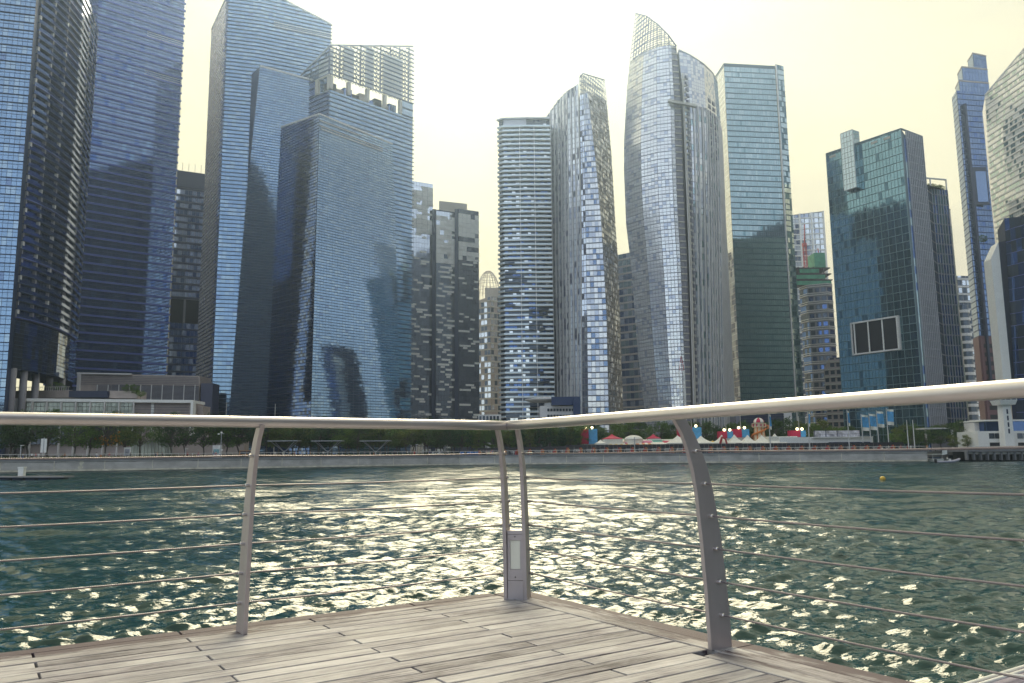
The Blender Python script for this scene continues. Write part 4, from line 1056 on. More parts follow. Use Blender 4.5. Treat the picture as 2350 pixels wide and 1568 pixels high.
# ---------- grey building between the sails
Y0 = 430
t = Tower('office_tower', 'dark grey office block seen in the gap between the two sail towers', 'tower', xat(1440, Y0), Y0)
r = [V_(1405, Y0, 590), V_(1490, Y0-14, 576)]; r = [cut(q, r[0][1][2]) for q in r]
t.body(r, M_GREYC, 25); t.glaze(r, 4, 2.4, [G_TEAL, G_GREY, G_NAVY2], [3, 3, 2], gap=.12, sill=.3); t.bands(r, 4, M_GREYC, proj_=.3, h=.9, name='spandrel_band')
t.finish(100)

# ---------- tall sail tower
Y0 = 312
t = Tower('apartment_tower', 'tallest sail shaped glass tower ending in a pointed triangular lattice', 'tower', xat(1560, Y0), Y0)
eL = T_(Y0+6, (1483, 977), (1478, 928), (1468, 845), (1460, 763), (1449, 615), (1437, 516), (1432, 395), (1432, 329), (1439, 204), (1450, 99), (1459, 31))
eS = T_(Y0-7, (1587, 970), (1584, 845), (1577, 615), (1569, 461), (1562, 231), (1552, 106))
def mix(a, b, f, Y, topf):
    zs = np.linspace(GZ, topf, 14); return [tuple(t.pt(a, z)*(1-f)+t.pt(b, z)*f+np.array([0, Y, 0])) for z in zs]
zL, zS = eL[-1][2], eS[-1][2]
f1, f2, f3 = .27, .54, .80
L1 = mix(eL, eS, f1, -4.5, zL+(zS-zL)*f1); L2 = mix(eL, eS, f2, -5.2, zL+(zS-zL)*f2); L3 = mix(eL, eS, f3, -3.4, zL+(zS-zL)*f3)
Lr = [eL, L1, L2, L3, eS]
zb1 = ztop(xat(1450, Y0), Y0-2, 122)
LrC = [cutr(q, zb1) for q in Lr]
t.body(LrC, M_GREYC, 20, name='wall', back=[(eS[0][0]+2, Y0+20), (eL[0][0]+6, Y0+22)])
t.glaze(LrC, 1.45, 1.35, [G_SAIL, G_WHITE, G_SAIL2], [6, 3, 1.8], gap=.16, vgap=.16, tilt=.015, keep=lambda g, u, z, k, j: not (g == 3 and u > .35))
t.bands(LrC, 2.9, M_SILV, proj_=.14, h=.22, name='floor_band', u1=.35)
# the ladder of recessed windows beside the seam
z = GZ+4; 
while z < zb1-5:
    t.quad_box(LrC, 3, .42, .66, z+.6, z+2.1, M_GREYC, .12, .3, 'recess'); t.quad_box(LrC, 3, .7, .93, z+.6, z+2.1, M_GREYC, .12, .3, 'recess'); z += 2.6
t.bands(LrC[3:], 2.6, M_CREAM, z0=GZ+1.3, proj_=.3, h=.5, name='ledge', u0=.36)
latt([eL, L1, L2, L3, eS], lambda g, u: zb1, M_FIN, sx=1.8, sz=1.9, w=.17)
S0 = [(p[0]+.1, p[1]-.6, p[2]) for p in T_(Y0-7, (1591, 970), (1581, 615), (1566, 231), (1556, 116))]
S1 = T_(Y0-6, (1607, 960), (1600, 615), (1592, 300), (1584, 127)); S2 = T_(Y0-2, (1632, 955), (1627, 615), (1622, 300), (1615, 147)); S3 = T_(Y0+6, (1660, 950), (1655, 615), (1648, 300), (1636, 168)); S4 = T_(Y0+18, (1685, 948), (1679, 845), (1669, 615), (1663, 516), (1659, 395), (1653, 280), (1646, 190))
Rr = [S0, S1, S2, S3, S4]
t.body(Rr, M_GREYC, 14, name='wall', back=[(S4[0][0]-8, Y0+20), (S0[0][0], Y0+18)])
zc = ztop(S0[0][0], Y0-7, 238)
t.glaze(Rr, 2.6, 1.35, [G_SAIL, G_SAIL2, G_TEAL, G_GREY], [3, 3, 1.5, 1.5], z0=GZ, z1=zc, gap=.4, sill=.2, tilt=.02)
t.glaze(Rr, 1.45, 1.35, [G_SAIL, G_SAIL2], [5, 2], z0=zc, gap=.16, vgap=.22, tilt=.02)
t.mullions(Rr, 2.1, M_LGT, w=.36, d=.55, zt=zc)
# pale ladder on the seam and the dark window pairs on the flank
zz = GZ+3
while zz < zc+10:
    t.quad_box(Rr, 0, .02, .34, zz, zz+.7, M_CREAM, .7, .5, 'ledge'); t.quad_box(Rr, 0, .36, .62, zz+.7, zz+2.2, M_GREYC, .7, .5, 'recess'); zz += 2.6
m = MB(); m.beam(np.array(t.pt(S0, GZ))+[.5, -1, 0], np.array(t.pt(S0, 80))+[.5, -1, 0], .5); m.beam(np.array(t.pt(S0, 80))+[.5, -1, 0], np.array(t.pt(S0, zc+12))+[.5, -1, 0], .5); m.done('seam_pier', M_CREAM, t.t)
zz = zc-20
while zz < S2[-1][2]-14:
    for u in (.25, .62): t.quad_box(Rr, 2, u, u+.2, zz+.4, zz+1.9, M_BRONZE, .35, .4, 'recess')
    zz += 2.6
zq = ztop(S0[0][0], Y0-7, 234)
m = MB(); a = np.array(ony(1534, 232, Y0-9.5)); b = np.array(ony(1597, 244, Y0-8.5)); m.beam(a, b, 1.6, 1.0); m.done('canopy_beam', M_CREAM, t.t)
t.cap(Rr, M_SILV, .4, .5)
t.finish(300)

# ---------- green glass tower
Yc = 348
t = Tower('office_tower', 'teal green glass tower with a bright cream side, right of the tall sail tower', 'tower', xat(1703, Yc), Yc)
YB = Yalong(1705, Yc, -6, 1662); YR = Yalong(1705, Yc, 83, 1835); YR2 = YR+.4
c0 = V_(1706, Yc, 147); zt = c0[1][2]
lf = [cut(V_(1668, YB, z=zt), zt), c0]
fr = [c0, cut(V_(1831, YR, z=zt), zt)]
sR = [cut(V_(1832, YR+.5, z=zt-1), zt+1.5), cut(V_(1852, YR+2.6, z=zt), zt+1.5)]
t.body(lf+fr[1:], M_TEALF, 30, back=[(xat(1800, YR+34), YR+34), (xat(1690, YB+14), YB+14)])
t.body(sR, M_TEALF, 18, name='side_wall')
t.glaze(lf, 4.1, 2.4, [G_WHITE, G_GREY2], [2, 2], gap=.06, tilt=.002)  # pale glass colour stands in for sky reflected on this side
t.bands(lf, 2.6, M_LGT, proj_=.15, h=.15, name='transom')
t.glaze(fr, 2.6, 1.05, [G_TEAL, G_TEAL2, G_TEALD], [8, 2, .3], gap=.1, sill=.0, vgap=.5, tilt=.006)
t.bands(fr, 2.6, M_TEALF, z0=GZ+2.1, proj_=.2, h=.42, name='spandrel_band')
t.mullions(fr, 1.05, M_TEALF, w=.08, d=.2, every=1)
t.glaze(sR, 2.6, 1.3, [G_TEAL2, G_DKTEAL], [3, 2], gap=.1, sill=.4)
t.bands(sR, 2.6, M_TEALF, proj_=.2, h=.3, name='transom')
m = MB(); X = fr[1][0][0]; m.beam((X+.4, YR-.5, GZ), (X+.4, YR-.5, zt+.5), .5); m.done('corner_fin', M_LGT, t.t)
t.cap(lf+fr[1:], M_TEALF, .4, .6)
t.finish(300)

# ---------- far white gridded building, cranes, building site
Y0 = 480
t = Tower('office_block', 'far pale office block with a white grid, behind the red crane', 'building', xat(1866, Y0), Y0)
r = [V_(1825, Y0, 497), V_(1868, Y0, 491), V_(1925, Y0-2, 485)]
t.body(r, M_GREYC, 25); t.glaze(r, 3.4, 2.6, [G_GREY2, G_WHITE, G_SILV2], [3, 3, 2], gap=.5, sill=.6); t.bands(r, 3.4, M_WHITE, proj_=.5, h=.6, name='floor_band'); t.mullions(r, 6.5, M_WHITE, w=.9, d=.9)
t.finish(100)
Y0 = 400
t = Tower('apartment_block', 'grey striped block topped by green scaffold netting between the two teal towers', 'building', xat(1880, Y0), Y0)
r = [V_(1858, Y0+2, 660), V_(1876, Y0-4, 655), V_(1922, Y0-8, 650), V_(1935, Y0-6, 652)]; r = [cut(q, r[1][1][2]) for q in r]
t.body(r, M_GREYC, 25)
t.glaze(r[0:2], 4.3, 1.6, [G_DARK, G_NAVY2], gap=.1, sill=.8); t.glaze(r[1:], 4.3, 3.2, [G_DARK, G_NAVY2], gap=1.0, sill=1.9, vgap=.3)
t.bands(r, 4.3, M_LGT, z0=GZ+.4, proj_=.6, h=.35, name='ledge', ext=0); t.bands(r, 4.3, M_LGT, z0=GZ+1.4, proj_=.5, h=.3, name='ledge')
NET = mat('green scaffold netting', (.10, .34, .22), .8, var=.35, scale=.4, bump=.1)
zt = r[1][1][2]
SITE = mat('raw dark concrete', (.10, .085, .09), .9, var=.3)
for i in range(3):
    m = MB(); m.box(xat(1838, Y0), xat(1930, Y0), Y0-4+i, Y0+14, zt+2.5+i*3.3, zt+3.0+i*3.3); m.done('floor_slab', SITE, t.t)
    m = MB(); m.box(xat(1838, Y0)+i*2, xat(1926, Y0)-i*2.5, Y0-4.3+i, Y0-4.15+i, zt+.2+i*3.3, zt+2.2+i*3.3); m.done('netting', NET, t.t)
for i in range(7): m = MB(); X = xat(1842+i*12, Y0); m.beam((X, Y0-2, zt), (X, Y0-2, zt+10), .5); m.done('column', SITE, t.t)
m = MB(); m.box(xat(1892, Y0), xat(1918, Y0), Y0-3, Y0+6, zt+9.5, zt+17); m.done('netting', NET, t.t)
t.finish(100)
Y0 = 370
t = Tower('apartment_block', 'short beige block with open balcony ledges beside the dark teal tower', 'building', xat(1916, Y0), Y0)
r = [V_(1903, Y0, 850), V_(1916, Y0-2, 822), V_(1945, Y0-5, 822)]; r = [r[0], cut(r[1], r[1][1][2]), cut(r[2], r[1][1][2])]
t.body(r, M_BEIGE, 20); t.glaze(r, 3.4, 2.6, [G_DARK], gap=.9, sill=1.4, vgap=.2); t.bands(r, 3.4, M_CREAM, proj_=1.0, h=.6, name='balcony_slab'); t.finish(60)
RED = mat('red crane paint', (.45, .05, .05), .5, .1)
def crane(label, px, Y, zb, zt, jib, side):
    c = thing('tower_crane', label, 'crane', (xat(px, Y), Y, zb)); X = xat(px, Y); m = MB(); w = .75
    for dx in (-w, w):
        for dy in (-w, w): m.beam((X+dx, Y+dy, zb), (X+dx, Y+dy, zt), .28)
    n = int((zt-zb)/2)
    for i in range(n):
        z = zb+i*2; sg = 1 if i % 2 else -1
        m.beam((X-w*sg, Y-w, z), (X+w*sg, Y-w, z+2), .18); m.beam((X-w, Y+w*sg, z), (X-w, Y-w*sg, z+2), .18)
    m.done('mast', RED, c)
    m = MB(); a = Vector((X, Y, zt)); b = a+Vector((side*jib*.25, 0, jib)); m.beam(a, b, .45); m.beam(a+Vector((side*.9, 0, 0)), b, .2); m.done('jib', RED, c)
    m = MB(); m.box(X-1.0, X+1.0, Y-1.0, Y+1.0, zt-1.4, zt+.4); m.done('cab', RED, c)
crane('red lattice tower crane in front of the white gridded block', 1876, 430, ztop(xat(1876, 430), 430, 650), ztop(xat(1876, 430), 430, 560), 11, .3)
crane('smaller red crane at the edge of the dark teal tower', 1909, 445, ztop(xat(1909, 445), 445, 650), ztop(xat(1909, 445), 445, 590), 5, -.3)

# ---------- dark teal tower with a framed opening
Yc = 262
t = Tower('office_tower', 'dark teal glass tower with a white framed garden opening low on its face', 'tower', xat(2120, Yc), Yc)
YL = Yalong(2128, Yc, -33, 1942)
c1 = V_(2128, Yc, 296); zt = c1[1][2]
zl = ztop(xat(1942, YL), YL, 354)
fr = [cut(V_(1942, YL, z=zl), zl), c1]
YM = Yalong(2128, Yc, 58.6, 2138); YR = Yalong(2128, Yc, 58.6, 2176)
nr_ = [cut(V_(2128, Yc+.3, z=zt), zt-1.5), cut(V_(2138, YM, z=zt), zt-2)]
zs = ztop(xat(2138, YM), YM, 301); sv = [cut(V_(2138, YM, z=zs), zs), cut(V_(2176, YR, z=zs), zs)]
t.body(fr+nr_[1:]+sv[1:], M_TEALF, 20, back=[(xat(2120, 310), 310), (xat(1960, YL+10), YL+10)])
FTL = metal('pale teal mullion', (.20, .29, .32), .4, .4)
ox = [(1956, 743), (2067, 724)]
def uat(px):  # position along the front wall where it is seen at px
    a, b = np.array(fr[0][0]), np.array(fr[1][0]); best = min(np.linspace(0, 1, 400), key=lambda u: abs(proj(a+(b-a)*u+np.array([0, 0, 35]))[0]-px)); return float(best)
ua, ub = uat(1960), uat(2069); za = ztop(*(t.sample(fr, 0, (ua+ub)/2, 10)[:2]), 808); zb_ = ztop(*(t.sample(fr, 0, (ua+ub)/2, 10)[:2]), 735)
t.glaze(fr, 2.8, 1.25, [G_TEALD, G_DKTEAL], [8, .8], gap=.12, tilt=.008, keep=lambda g, u, z, k, j: not (ua < u < ub and za-.5 < z < zb_+.5))
t.bands(fr, 2.8, FTL, proj_=.2, h=.16, name='transom')
t.mullions(fr, 2.5, FTL, w=.1, d=.2)
t.glaze(nr_, 2.8, 1.3, [G_TEAL, G_NAVY2], gap=.1); t.glaze(sv, 2.8, 1.1, [G_GREY, G_DKTEAL, G_NAVY2], [3, 3, 2], gap=.35, sill=.6)
t.mullions(sv, 1.1, M_SILV, w=.28, d=.5); t.bands(sv, 2.8, M_GREYC, proj_=.3, h=.5, name='spandrel_band')
# opening
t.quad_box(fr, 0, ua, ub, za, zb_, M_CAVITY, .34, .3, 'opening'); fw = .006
for z_ in (za, zb_): t.quad_box(fr, 0, ua-fw, ub+fw, z_-.25, z_+.25, M_LGT, .9, .9, 'opening_frame')
for u in (ua, ub): t.quad_box(fr, 0, u-fw, u+fw, za, zb_, M_LGT, .9, .9, 'opening_frame')
for i in range(4):
    u = ua+(ub-ua)*(.05+.30*i); t.quad_box(fr, 0, u, u+.012, za, zb_, M_WHITE, .7, .5, 'column')
# projecting glass box
u0, u1 = uat(1974), uat(2003); t_ = t.sample(fr, 0, u0, 10)
zb0 = ztop(t_[0], t_[1], 441); zb1_ = ztop(t_[0], t_[1], 311)
t.quad_box(fr, 0, u0, u1, zb0, zb1_, G_TEAL2, 2.6, 4, 'glass_box')
m = MB(); 
nn_ = t.normal(np.array(fr[0][0]), np.array(fr[1][0]))
for i in range(12):
    z = zb0+(zb1_-zb0)*i/11; m.beam(t.sample(fr, 0, u0, z)+nn_*2.62, t.sample(fr, 0, u1, z)+nn_*2.62, .16)
for u in np.linspace(u0, u1, 5): m.beam(t.sample(fr, 0, u, zb0)+nn_*2.62, t.sample(fr, 0, u, zb1_)+nn_*2.62, .16)
m.done('glazing_bar', M_LGT, t.t)
for (p, q) in ((uat(1930+5), uat(1950)), (uat(2035), uat(2050)), (uat(2066), uat(2082))):
    zz = t.top(fr, 0, (p+q)/2)-1.6; t.quad_box(fr, 0, p, q, zz-.5, zz+.3, M_CREAM, .25, .2, 'roof_slot')
t.cap(fr+sv[1:], M_TEALF, .4, .5)
t.finish(300)
# its neighbour with roof garden
Y0 = 292
t = Tower('office_tower', 'lower fluted teal tower with a planted roof terrace, right of the dark teal tower', 'tower', xat(2200, Y0), Y0)
YR = Yalong(2178, Y0, 58, 2226); r = [V_(2178, Y0, 423), V_(2188, Y0+5, 423), V_(2226, YR, 430)]; r = [cut(q, r[0][1][2]) for q in r]; zt = r[0][1][2]
t.body(r, M_TEALF, 18); t.glaze(r, 3.9, 1.2, [G_DKTEAL, G_NAVY2], gap=.3, sill=.5); t.mullions(r[1:], 1.2, M_SILV, w=.22, d=.4); t.bands(r, 3.9, M_GREYC, proj_=.2, h=.4, name='spandrel_band')
m = MB(); a = np.array(r[1][1]); b = np.array(r[2][1]); m.beam(a+[-2, 0, 4.2], b+[0, 0, 4.2], .5); m.beam(b, b+[0, 0, 4.2], .4); m.beam(a, a+[0, 0, 4.2], .4); m.done('roof_frame', M_LGT, t.t)
t.finish(120)
roofgarden = (a, b)
Y0 = 330
t = Tower('apartment_block', 'slim pale green glass block peeping out behind the fluted teal tower', 'building', xat(2225, Y0), Y0)
r = [V_(2212, Y0, 478), V_(2231, Y0, 480)]; t.body(r, M_TEALF, 12); t.glaze(r, 3.5, 1.5, [G_TEAL2, G_GREY2], gap=.12); t.finish(20)

# ---------- pale far block with round balconies
Y0 = 430
t = Tower('apartment_block', 'pale grey far block with rounded balcony bays near the right edge', 'building', xat(2230, Y0), Y0)
r = [V_(2205, Y0+3, 642), V_(2232, Y0-1, 633), V_(2262, Y0, 633)]; r = [cut(q, r[1][1][2]) for q in r]
t.body(r, M_GREYC, 20); t.glaze(r, 4.2, 2.2, [G_DARK, G_GREY], gap=.6, sill=1.3); t.bands(r, 4.2, M_LGT, proj_=.9, h=.8, name='balcony_slab')
for px in (2238, ):
    X = xat(px, Y0-4)
    z = GZ+2
    while z < r[1][1][2]-18:
        m = MB(); m.lathe((X, Y0-3, z), [(4.0, 0), (4.0, 1.5)], 16); m.done('round_balcony', M_LGT, t.t); m = MB(); m.lathe((X, Y0-3, z+1.5), [(3.5, 0), (3.5, 2.7)], 16); m.done('round_window', G_DARK, t.t); z += 4.2
t.finish(60)

# ---------- blue tower on the right
Y0 = 360
t = Tower('office_tower', 'dark blue glass tower with stepped top and brown stone base', 'tower', xat(2270, Y0), Y0)
def steprib(p0, p1, p2, yt, Y=Y0): 
    q = [V_(p0, Y+8, yt), V_(p1, Y, yt), V_(p2, Y+3, yt)]; z = q[0][1][2]; return [cut(a, z) for a in q]
b1 = steprib(2259, 2272, 2350, 225)
zbr = ztop(b1[1][0][0], Y0, 772)
t.body(b1, M_NAVYF, 30); t.glaze(b1, 2.7, 1.5, [G_SLATE, G_NAVY, G_NAVY2], [8, 2, 1], z0=zbr, gap=.16, tilt=.012); t.bands(b1, 2.7, M_NAVYF, z0=zbr, proj_=.15, h=.4, name='spandrel_band')
for i, (p0, p1, yt) in enumerate(((2270, 2280, 200), (2278, 2290, 170), (2306, 2320, 140))):
    bb = steprib(p0, p1, 2352, yt, Y0+3+2*i); zz = bb[0][1][2]
    lo = [[(q[0][0], q[0][1], b1[0][1][2]-2), q[1]] for q in bb]
    t.body(lo, M_NAVYF, 22, name='upper_step', zb=b1[0][1][2]-2); t.glaze(lo, 4, 1.7, [G_SLATE, G_NAVY], [3, 1], z0=b1[0][1][2], gap=.12); t.bands(lo, 8, M_BEIGE, z0=b1[0][1][2]+6, proj_=.25, h=.7, name='ledge')
m = MB(); X = xat(2290, Y0-1); m.box(X-.5, X+.5, Y0-1.2, Y0+2, GZ+20, ztop(X, Y0, 240)); m.done('dark_slot', M_DK, t.t)
u_ = [V_(2292, Y0-.2, 385), V_(2325, Y0-.2, 385)]; t.quad_box(u_, 0, 0, 1, ztop(X, Y0, 470), ztop(X, Y0, 385), M_DK, .5, .5, 'opening'); t.quad_box(u_, 0, .15, .9, ztop(X, Y0, 465), ztop(X, Y0, 395), G_NAVY, .7, .3, 'opening_glass')
t.quad_box(b1, 1, 0, 1, GZ, zbr, M_BROWN, .5, 1, 'stone_base'); t.quad_box(b1, 0, 0, 1, GZ, zbr, M_BROWN, .5, 1, 'stone_base')
z = GZ+2
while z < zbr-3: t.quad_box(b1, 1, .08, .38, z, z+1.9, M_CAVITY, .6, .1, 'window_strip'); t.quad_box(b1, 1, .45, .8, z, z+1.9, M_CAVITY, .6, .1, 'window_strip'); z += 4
t.finish(200)

# ---------- pale curved tower at the right edge
Y0 = 300
t = Tower('office_tower', 'pale curved glass tower with sweeping roof line cut by the right edge', 'tower', xat(2330, Y0), Y0)
q0 = T_(Y0+4, (2312, 800), (2291, 573), (2276, 452), (2267, 320), (2261, 219))
q1 = T_(Y0-6, (2345, 800), (2325, 573), (2312, 452), (2303, 320), (2302, 170))
q2 = T_(Y0-18, (2385, 800), (2368, 573), (2358, 452), (2352, 320), (2350, 113))
q3 = T_(Y0-34, (2450, 800), (2430, 320), (2430, 40))
r = [q0, q1, q2, q3]
t.body(r, M_LGT, 20, back=[(xat(2420, Y0+25), Y0+25), (xat(2330, Y0+20), Y0+20)])
t.glaze(r, 2.2, 1.4, [G_SAIL, G_WHITE, G_TEAL2], [3, 2, 4], gap=.1, sill=.6, tilt=.01); t.bands(r, 2.2, M_LGT, proj_=.3, h=.55, name='spandrel_band'); t.cap(r, M_SILV, .5, .6)
t.finish(200)
# ---------- dark block with white slanted wall
Y0 = 232
t = Tower('office_block', 'dark glass block with a tall slanted white end wall at the right edge', 'building', xat(2330, Y0), Y0)
r = [T_(Y0, (2330, 900), (2305, 501)), V_(2420, Y0-8, 495)]; 
t.body(r, M_DK, 16); t.glaze(r, 3.6, 1.9, [G_NAVY2, G_DARK], gap=.1); t.bands(r, 3.6, M_PURP, proj_=.12, h=.10, name='transom')
r3 = [T_(Y0+1.5, (2320, 900), (2292, 556)), T_(Y0+1, (2338, 900), (2310, 552))]; t.body(r3, M_DK, 8, name='stair_wall')
a0, a1, b0, b1_ = [np.array(ony(x, y, Y0-.5)) for x, y in ((2306, 905), (2274, 594), (2324, 900), (2291, 556))]
bk = np.array([.8, 5, 0]); Vv = [a0, b0, b1_, a1]+[p+bk for p in (a0, b0, b1_, a1)]
mesh_obj('white_end_wall', Vv, [(0, 1, 2, 3), (7, 6, 5, 4), (0, 4, 5, 1), (1, 5, 6, 2), (2, 6, 7, 3), (3, 7, 4, 0)], M_WHITE, t.t)
t.finish(60)

# ------------------------------------------------------------------ skyline behind the viewpoint (seen only mirrored in the glass)
M_MIRRORED = mat('dark mirrored tower wall', (.035, .04, .06), .6, var=.2, scale=.02)
def behind(az, dist, w, dpt, h, label):
    a = rad(az); c = Vector((math.sin(a)*dist, math.cos(a)*dist, 0)); t_ = thing('mirrored_tower', label, 'tower', tuple(c), -a)
    m = MB(); m.box(-w/2, w/2, -dpt/2, dpt/2, 2, h); o = m.done('wall', M_MIRRORED, t_, loc=(0, 0, 0))
    m = MB(); 
    for z in range(8, int(h), 7): m.box(-w/2-.6, w/2+.6, -dpt/2-.8, dpt/2+.8, z, z+.8)
    m.done('floor_band', M_BRONZE, t_, loc=(0, 0, 0))
for i, (az, dist, w, h) in enumerate(((112, 230, 60, 235), (130, 200, 70, 250), (148, 190, 62, 262), (79, 204, 118, 262), (88, 350, 100, 215), (-100, 300, 90, 150), (172, 260, 120, 60), (-150, 300, 140, 45))):  # unseen; the slab and block at far right are added to darken reflections
    behind(az, dist, w, 25, h, ['dark hotel slab mirrored at the right in the tower glass', 'dark middle hotel slab mirrored in the tower glass', 'dark hotel slab mirrored in the teal tower glass', 'unseen tall dark slab added to darken the reflection in the lavender banded tower', 'unseen dark block added to darken the reflection in the panelled tower', 'dark block mirrored from the left bank', 'low dark block mirrored from across the bay', 'low long dark block mirrored from the left rear'][i])

# ------------------------------------------------------------------ podium on the left
t = Tower('shopping_podium', 'beige stone shopping podium with a long white framed glass front below the left towers', 'building', xat(240, 225), 225)
def fl(px0, px1, y0, y1, Y, m, name, d=6, hd=0., Y1=None):
    Y1 = Y1 or Y; a = np.array(ony(px0, (y0+y1)/2, Y)); X0 = a[0]; X1 = float(ony(px1, (y0+y1)/2, Y1)[0])
    zt, zb = ztop(X0, Y, y0), ztop(X0, Y, y1); m_ = MB()
    V = [(X0, Y, zb), (X1, Y1, zb), (X1, Y1, zt), (X0, Y, zt)]+[(X0, Y+d, zb), (X1, Y1+d, zb), (X1, Y1+d, zt), (X0, Y+d, zt)]
    return mesh_obj(name, V, [(0, 1, 2, 3), (7, 6, 5, 4), (0, 4, 5, 1), (1, 5, 6, 2), (2, 6, 7, 3), (3, 7, 4, 0)], m, t.t)
PY, PY1 = 222, 236
fl(30, 441, 921, 1052, PY+1.2, M_BEIGE, 'wall', 8, Y1=PY1+1.2)
fl(28, 441, 914, 921, PY-.2, M_WHITE, 'roof_frame', 10, Y1=PY1-.2)
fl(28, 34, 921, 1050, PY-.1, M_WHITE, 'frame_post', 2); fl(435, 441, 921, 1050, PY1-.4, M_WHITE, 'frame_post', 2, Y1=PY1-.2)
G_SHOP = mat('lit shop glass', (.30, .33, .30), .15, .3, var=.3, scale=.2, island=.25)
for i in range(28):
    p0 = 36+i*9.6; Yq = PY+(PY1-PY)*(p0-30)/411
    for q in range(3): fl(p0, p0+8.8, 924+q*10, 933+q*10, Yq+.15, G_SHOP, 'window_pane', .2, Y1=Yq+.15+(PY1-PY)*9/411)
    for q in range(3): fl(p0, p0+8.8, 956+q*22, 976+q*22, Yq+.15, G_DARK, 'window_pane', .2, Y1=Yq+.15+(PY1-PY)*9/411)
for i in range(9): p0 = 34+i*33.5; fl(p0, p0+1.6, 921, 1050, PY+(PY1-PY)*(p0-30)/411-.5, M_LGT, 'mullion', .8)
fl(344, 350, 925, 1050, PY1-2.5, M_WHITE, 'mullion', .5)
for i in range(12): fl(308, 434, 928+i*6, 928.6+i*6, PY+9.6, M_BRONZE, 'panel_joint', .2, Y1=PY1+.7)
for i in range(6): fl(178, 456, 861+i*4, 861.5+i*4, 249.8, M_BRONZE, 'panel_joint', .15, Y1=261.7)
fl(30, 160, 897, 914, 236, M_BEIGE, 'upper_wall', 8); fl(158, 247, 897, 912, 231, M_DK, 'canopy', 8, Y1=233); fl(247, 315, 897, 914, 234, M_BEIGE, 'upper_wall', 6, Y1=236)
for i in range(26): fl(31+i*5, 31.6+i*5, 889, 897, 235.5, M_LGT, 'rail_post', .1)
fl(30, 160, 888.6, 889.6, 235.5, M_LGT, 'rail_bar', .1)
fl(176, 458, 857, 920, 250, M_BEIGE, 'back_wall', 10, Y1=262)
fl(176, 182, 856, 900, 249.4, M_LGT, 'frame_post', 1); fl(176, 300, 855, 858, 249.4, M_LGT, 'roof_edge', 1, Y1=254)
for i in range(13): fl(221, 456, 884+i*2.8, 885.6+i*2.8, 251.3, M_GREYC, 'louvre', .4, Y1=261.4)
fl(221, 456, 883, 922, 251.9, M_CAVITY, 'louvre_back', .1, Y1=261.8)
for i in range(10): p0 = 221+i*25; fl(p0, p0+1.2, 883, 920, 251.0+i*1.1, M_LGT, 'mullion', .3)
fl(441, 463, 932, 1050, 240, M_BEIGE, 'side_wall', 6); fl(458, 485, 880, 1050, 262, M_BRONZE, 'side_wall', 6)
# street level glass hall seen between the trees
fl(330, 560, 1000, 1052, 216, M_BEIGE, 'hall_wall', 4, Y1=222)
for i in range(12): fl(300+i*8, 307+i*8, 1012, 1050, 214.5, G_SHOP, 'window_pane', .2)
t.finish()
# shrub-topped low stone base left of the middle (behind trees) and sail tower podium
t = Tower('stepped_podium', 'white stepped podium with dark blue box below the smaller sail tower', 'building', xat(1280, 290), 290)
fl(1240, 1330, 932, 1052, 286, M_LGT, 'wall', 10); fl(1250, 1328, 925, 932, 289, M_WHITE, 'upper_wall', 8); fl(1228, 1300, 958, 1052, 283, M_GREYC, 'lower_wall', 8)
fl(1266, 1332, 911, 930, 284, M_NAVYF, 'blue_box', 8); fl(1316, 1332, 911, 975, 283, M_NAVYF, 'blue_box', 6)
for i in range(9): fl(1256+i*7, 1261+i*7, 938, 944, 285.8, G_DARK, 'window_pane', .3); fl(1256+i*7, 1261+i*7, 952, 958, 285.8, G_DARK, 'window_pane', .3)
X = xat(1254, 292); m = MB(); m.lathe((X, 294, ztop(X, 292, 921)), [(6, 0), (7.5, .4), (7.5, .9), (2, 1.6)], 24); m.done('round_roof', M_LGT, t.t, smooth=False)
fl(1098, 1150, 952, 1052, 300, M_LGT, 'low_hall', 6); 
for i in range(6): fl(1100+i*8, 1105+i*8, 955, 968, 299.7, G_DARK, 'window_pane', .3)
t.finish()
t = Tower('stone_base', 'brick grey lower block under the teal green tower behind the fairground', 'building', xat(1750, 300), 300)
fl(1690, 1802, 945, 1052, 300, M_GREYC, 'wall', 8); fl(1802, 1820, 945, 1052, 299, M_LGT, 'pier', 4); fl(1700, 1800, 950, 1000, 299.6, M_BRONZE, 'louvre_panel', .3)
for i in range(11): fl(1700, 1800, 951+i*6, 952+i*6, 299.2, M_DK, 'panel_joint', .2)
t.finish()

# ------------------------------------------------------------------ trees
def leafmat(name, c, y=0):
    m = mat(name, c, .65, var=.35, scale=.5, island=.35, spec=.3)
    t = m.node_tree; b = t.nodes['Principled BSDF']; tr = t.nodes.new('ShaderNodeBsdfTranslucent'); mx_ = t.nodes.new('ShaderNodeMixShader'); mx_.inputs[0].default_value = .45
    tr.inputs['Color'].default_value = (min(1, c[0]*2.4), min(1, c[1]*2.2), c[2]*1.3, 1)
    t.links.new(b.outputs[0], mx_.inputs[1]); t.links.new(tr.outputs[0], mx_.inputs[2]); t.links.new(mx_.outputs[0], t.nodes['Material Output'].inputs['Surface']); return m
LEAF = [leafmat('dark green leaves', (.045, .085, .03)), leafmat('mid green leaves', (.075, .135, .035)), leafmat('olive leaves', (.095, .125, .04)), leafmat('bluish green leaves', (.036, .078, .042))]
AUT = leafmat('orange leaves', (.28, .14, .02))
BARK = mat('grey bark', (.10, .085, .07), .9, var=.25, scale=4)
TV = []
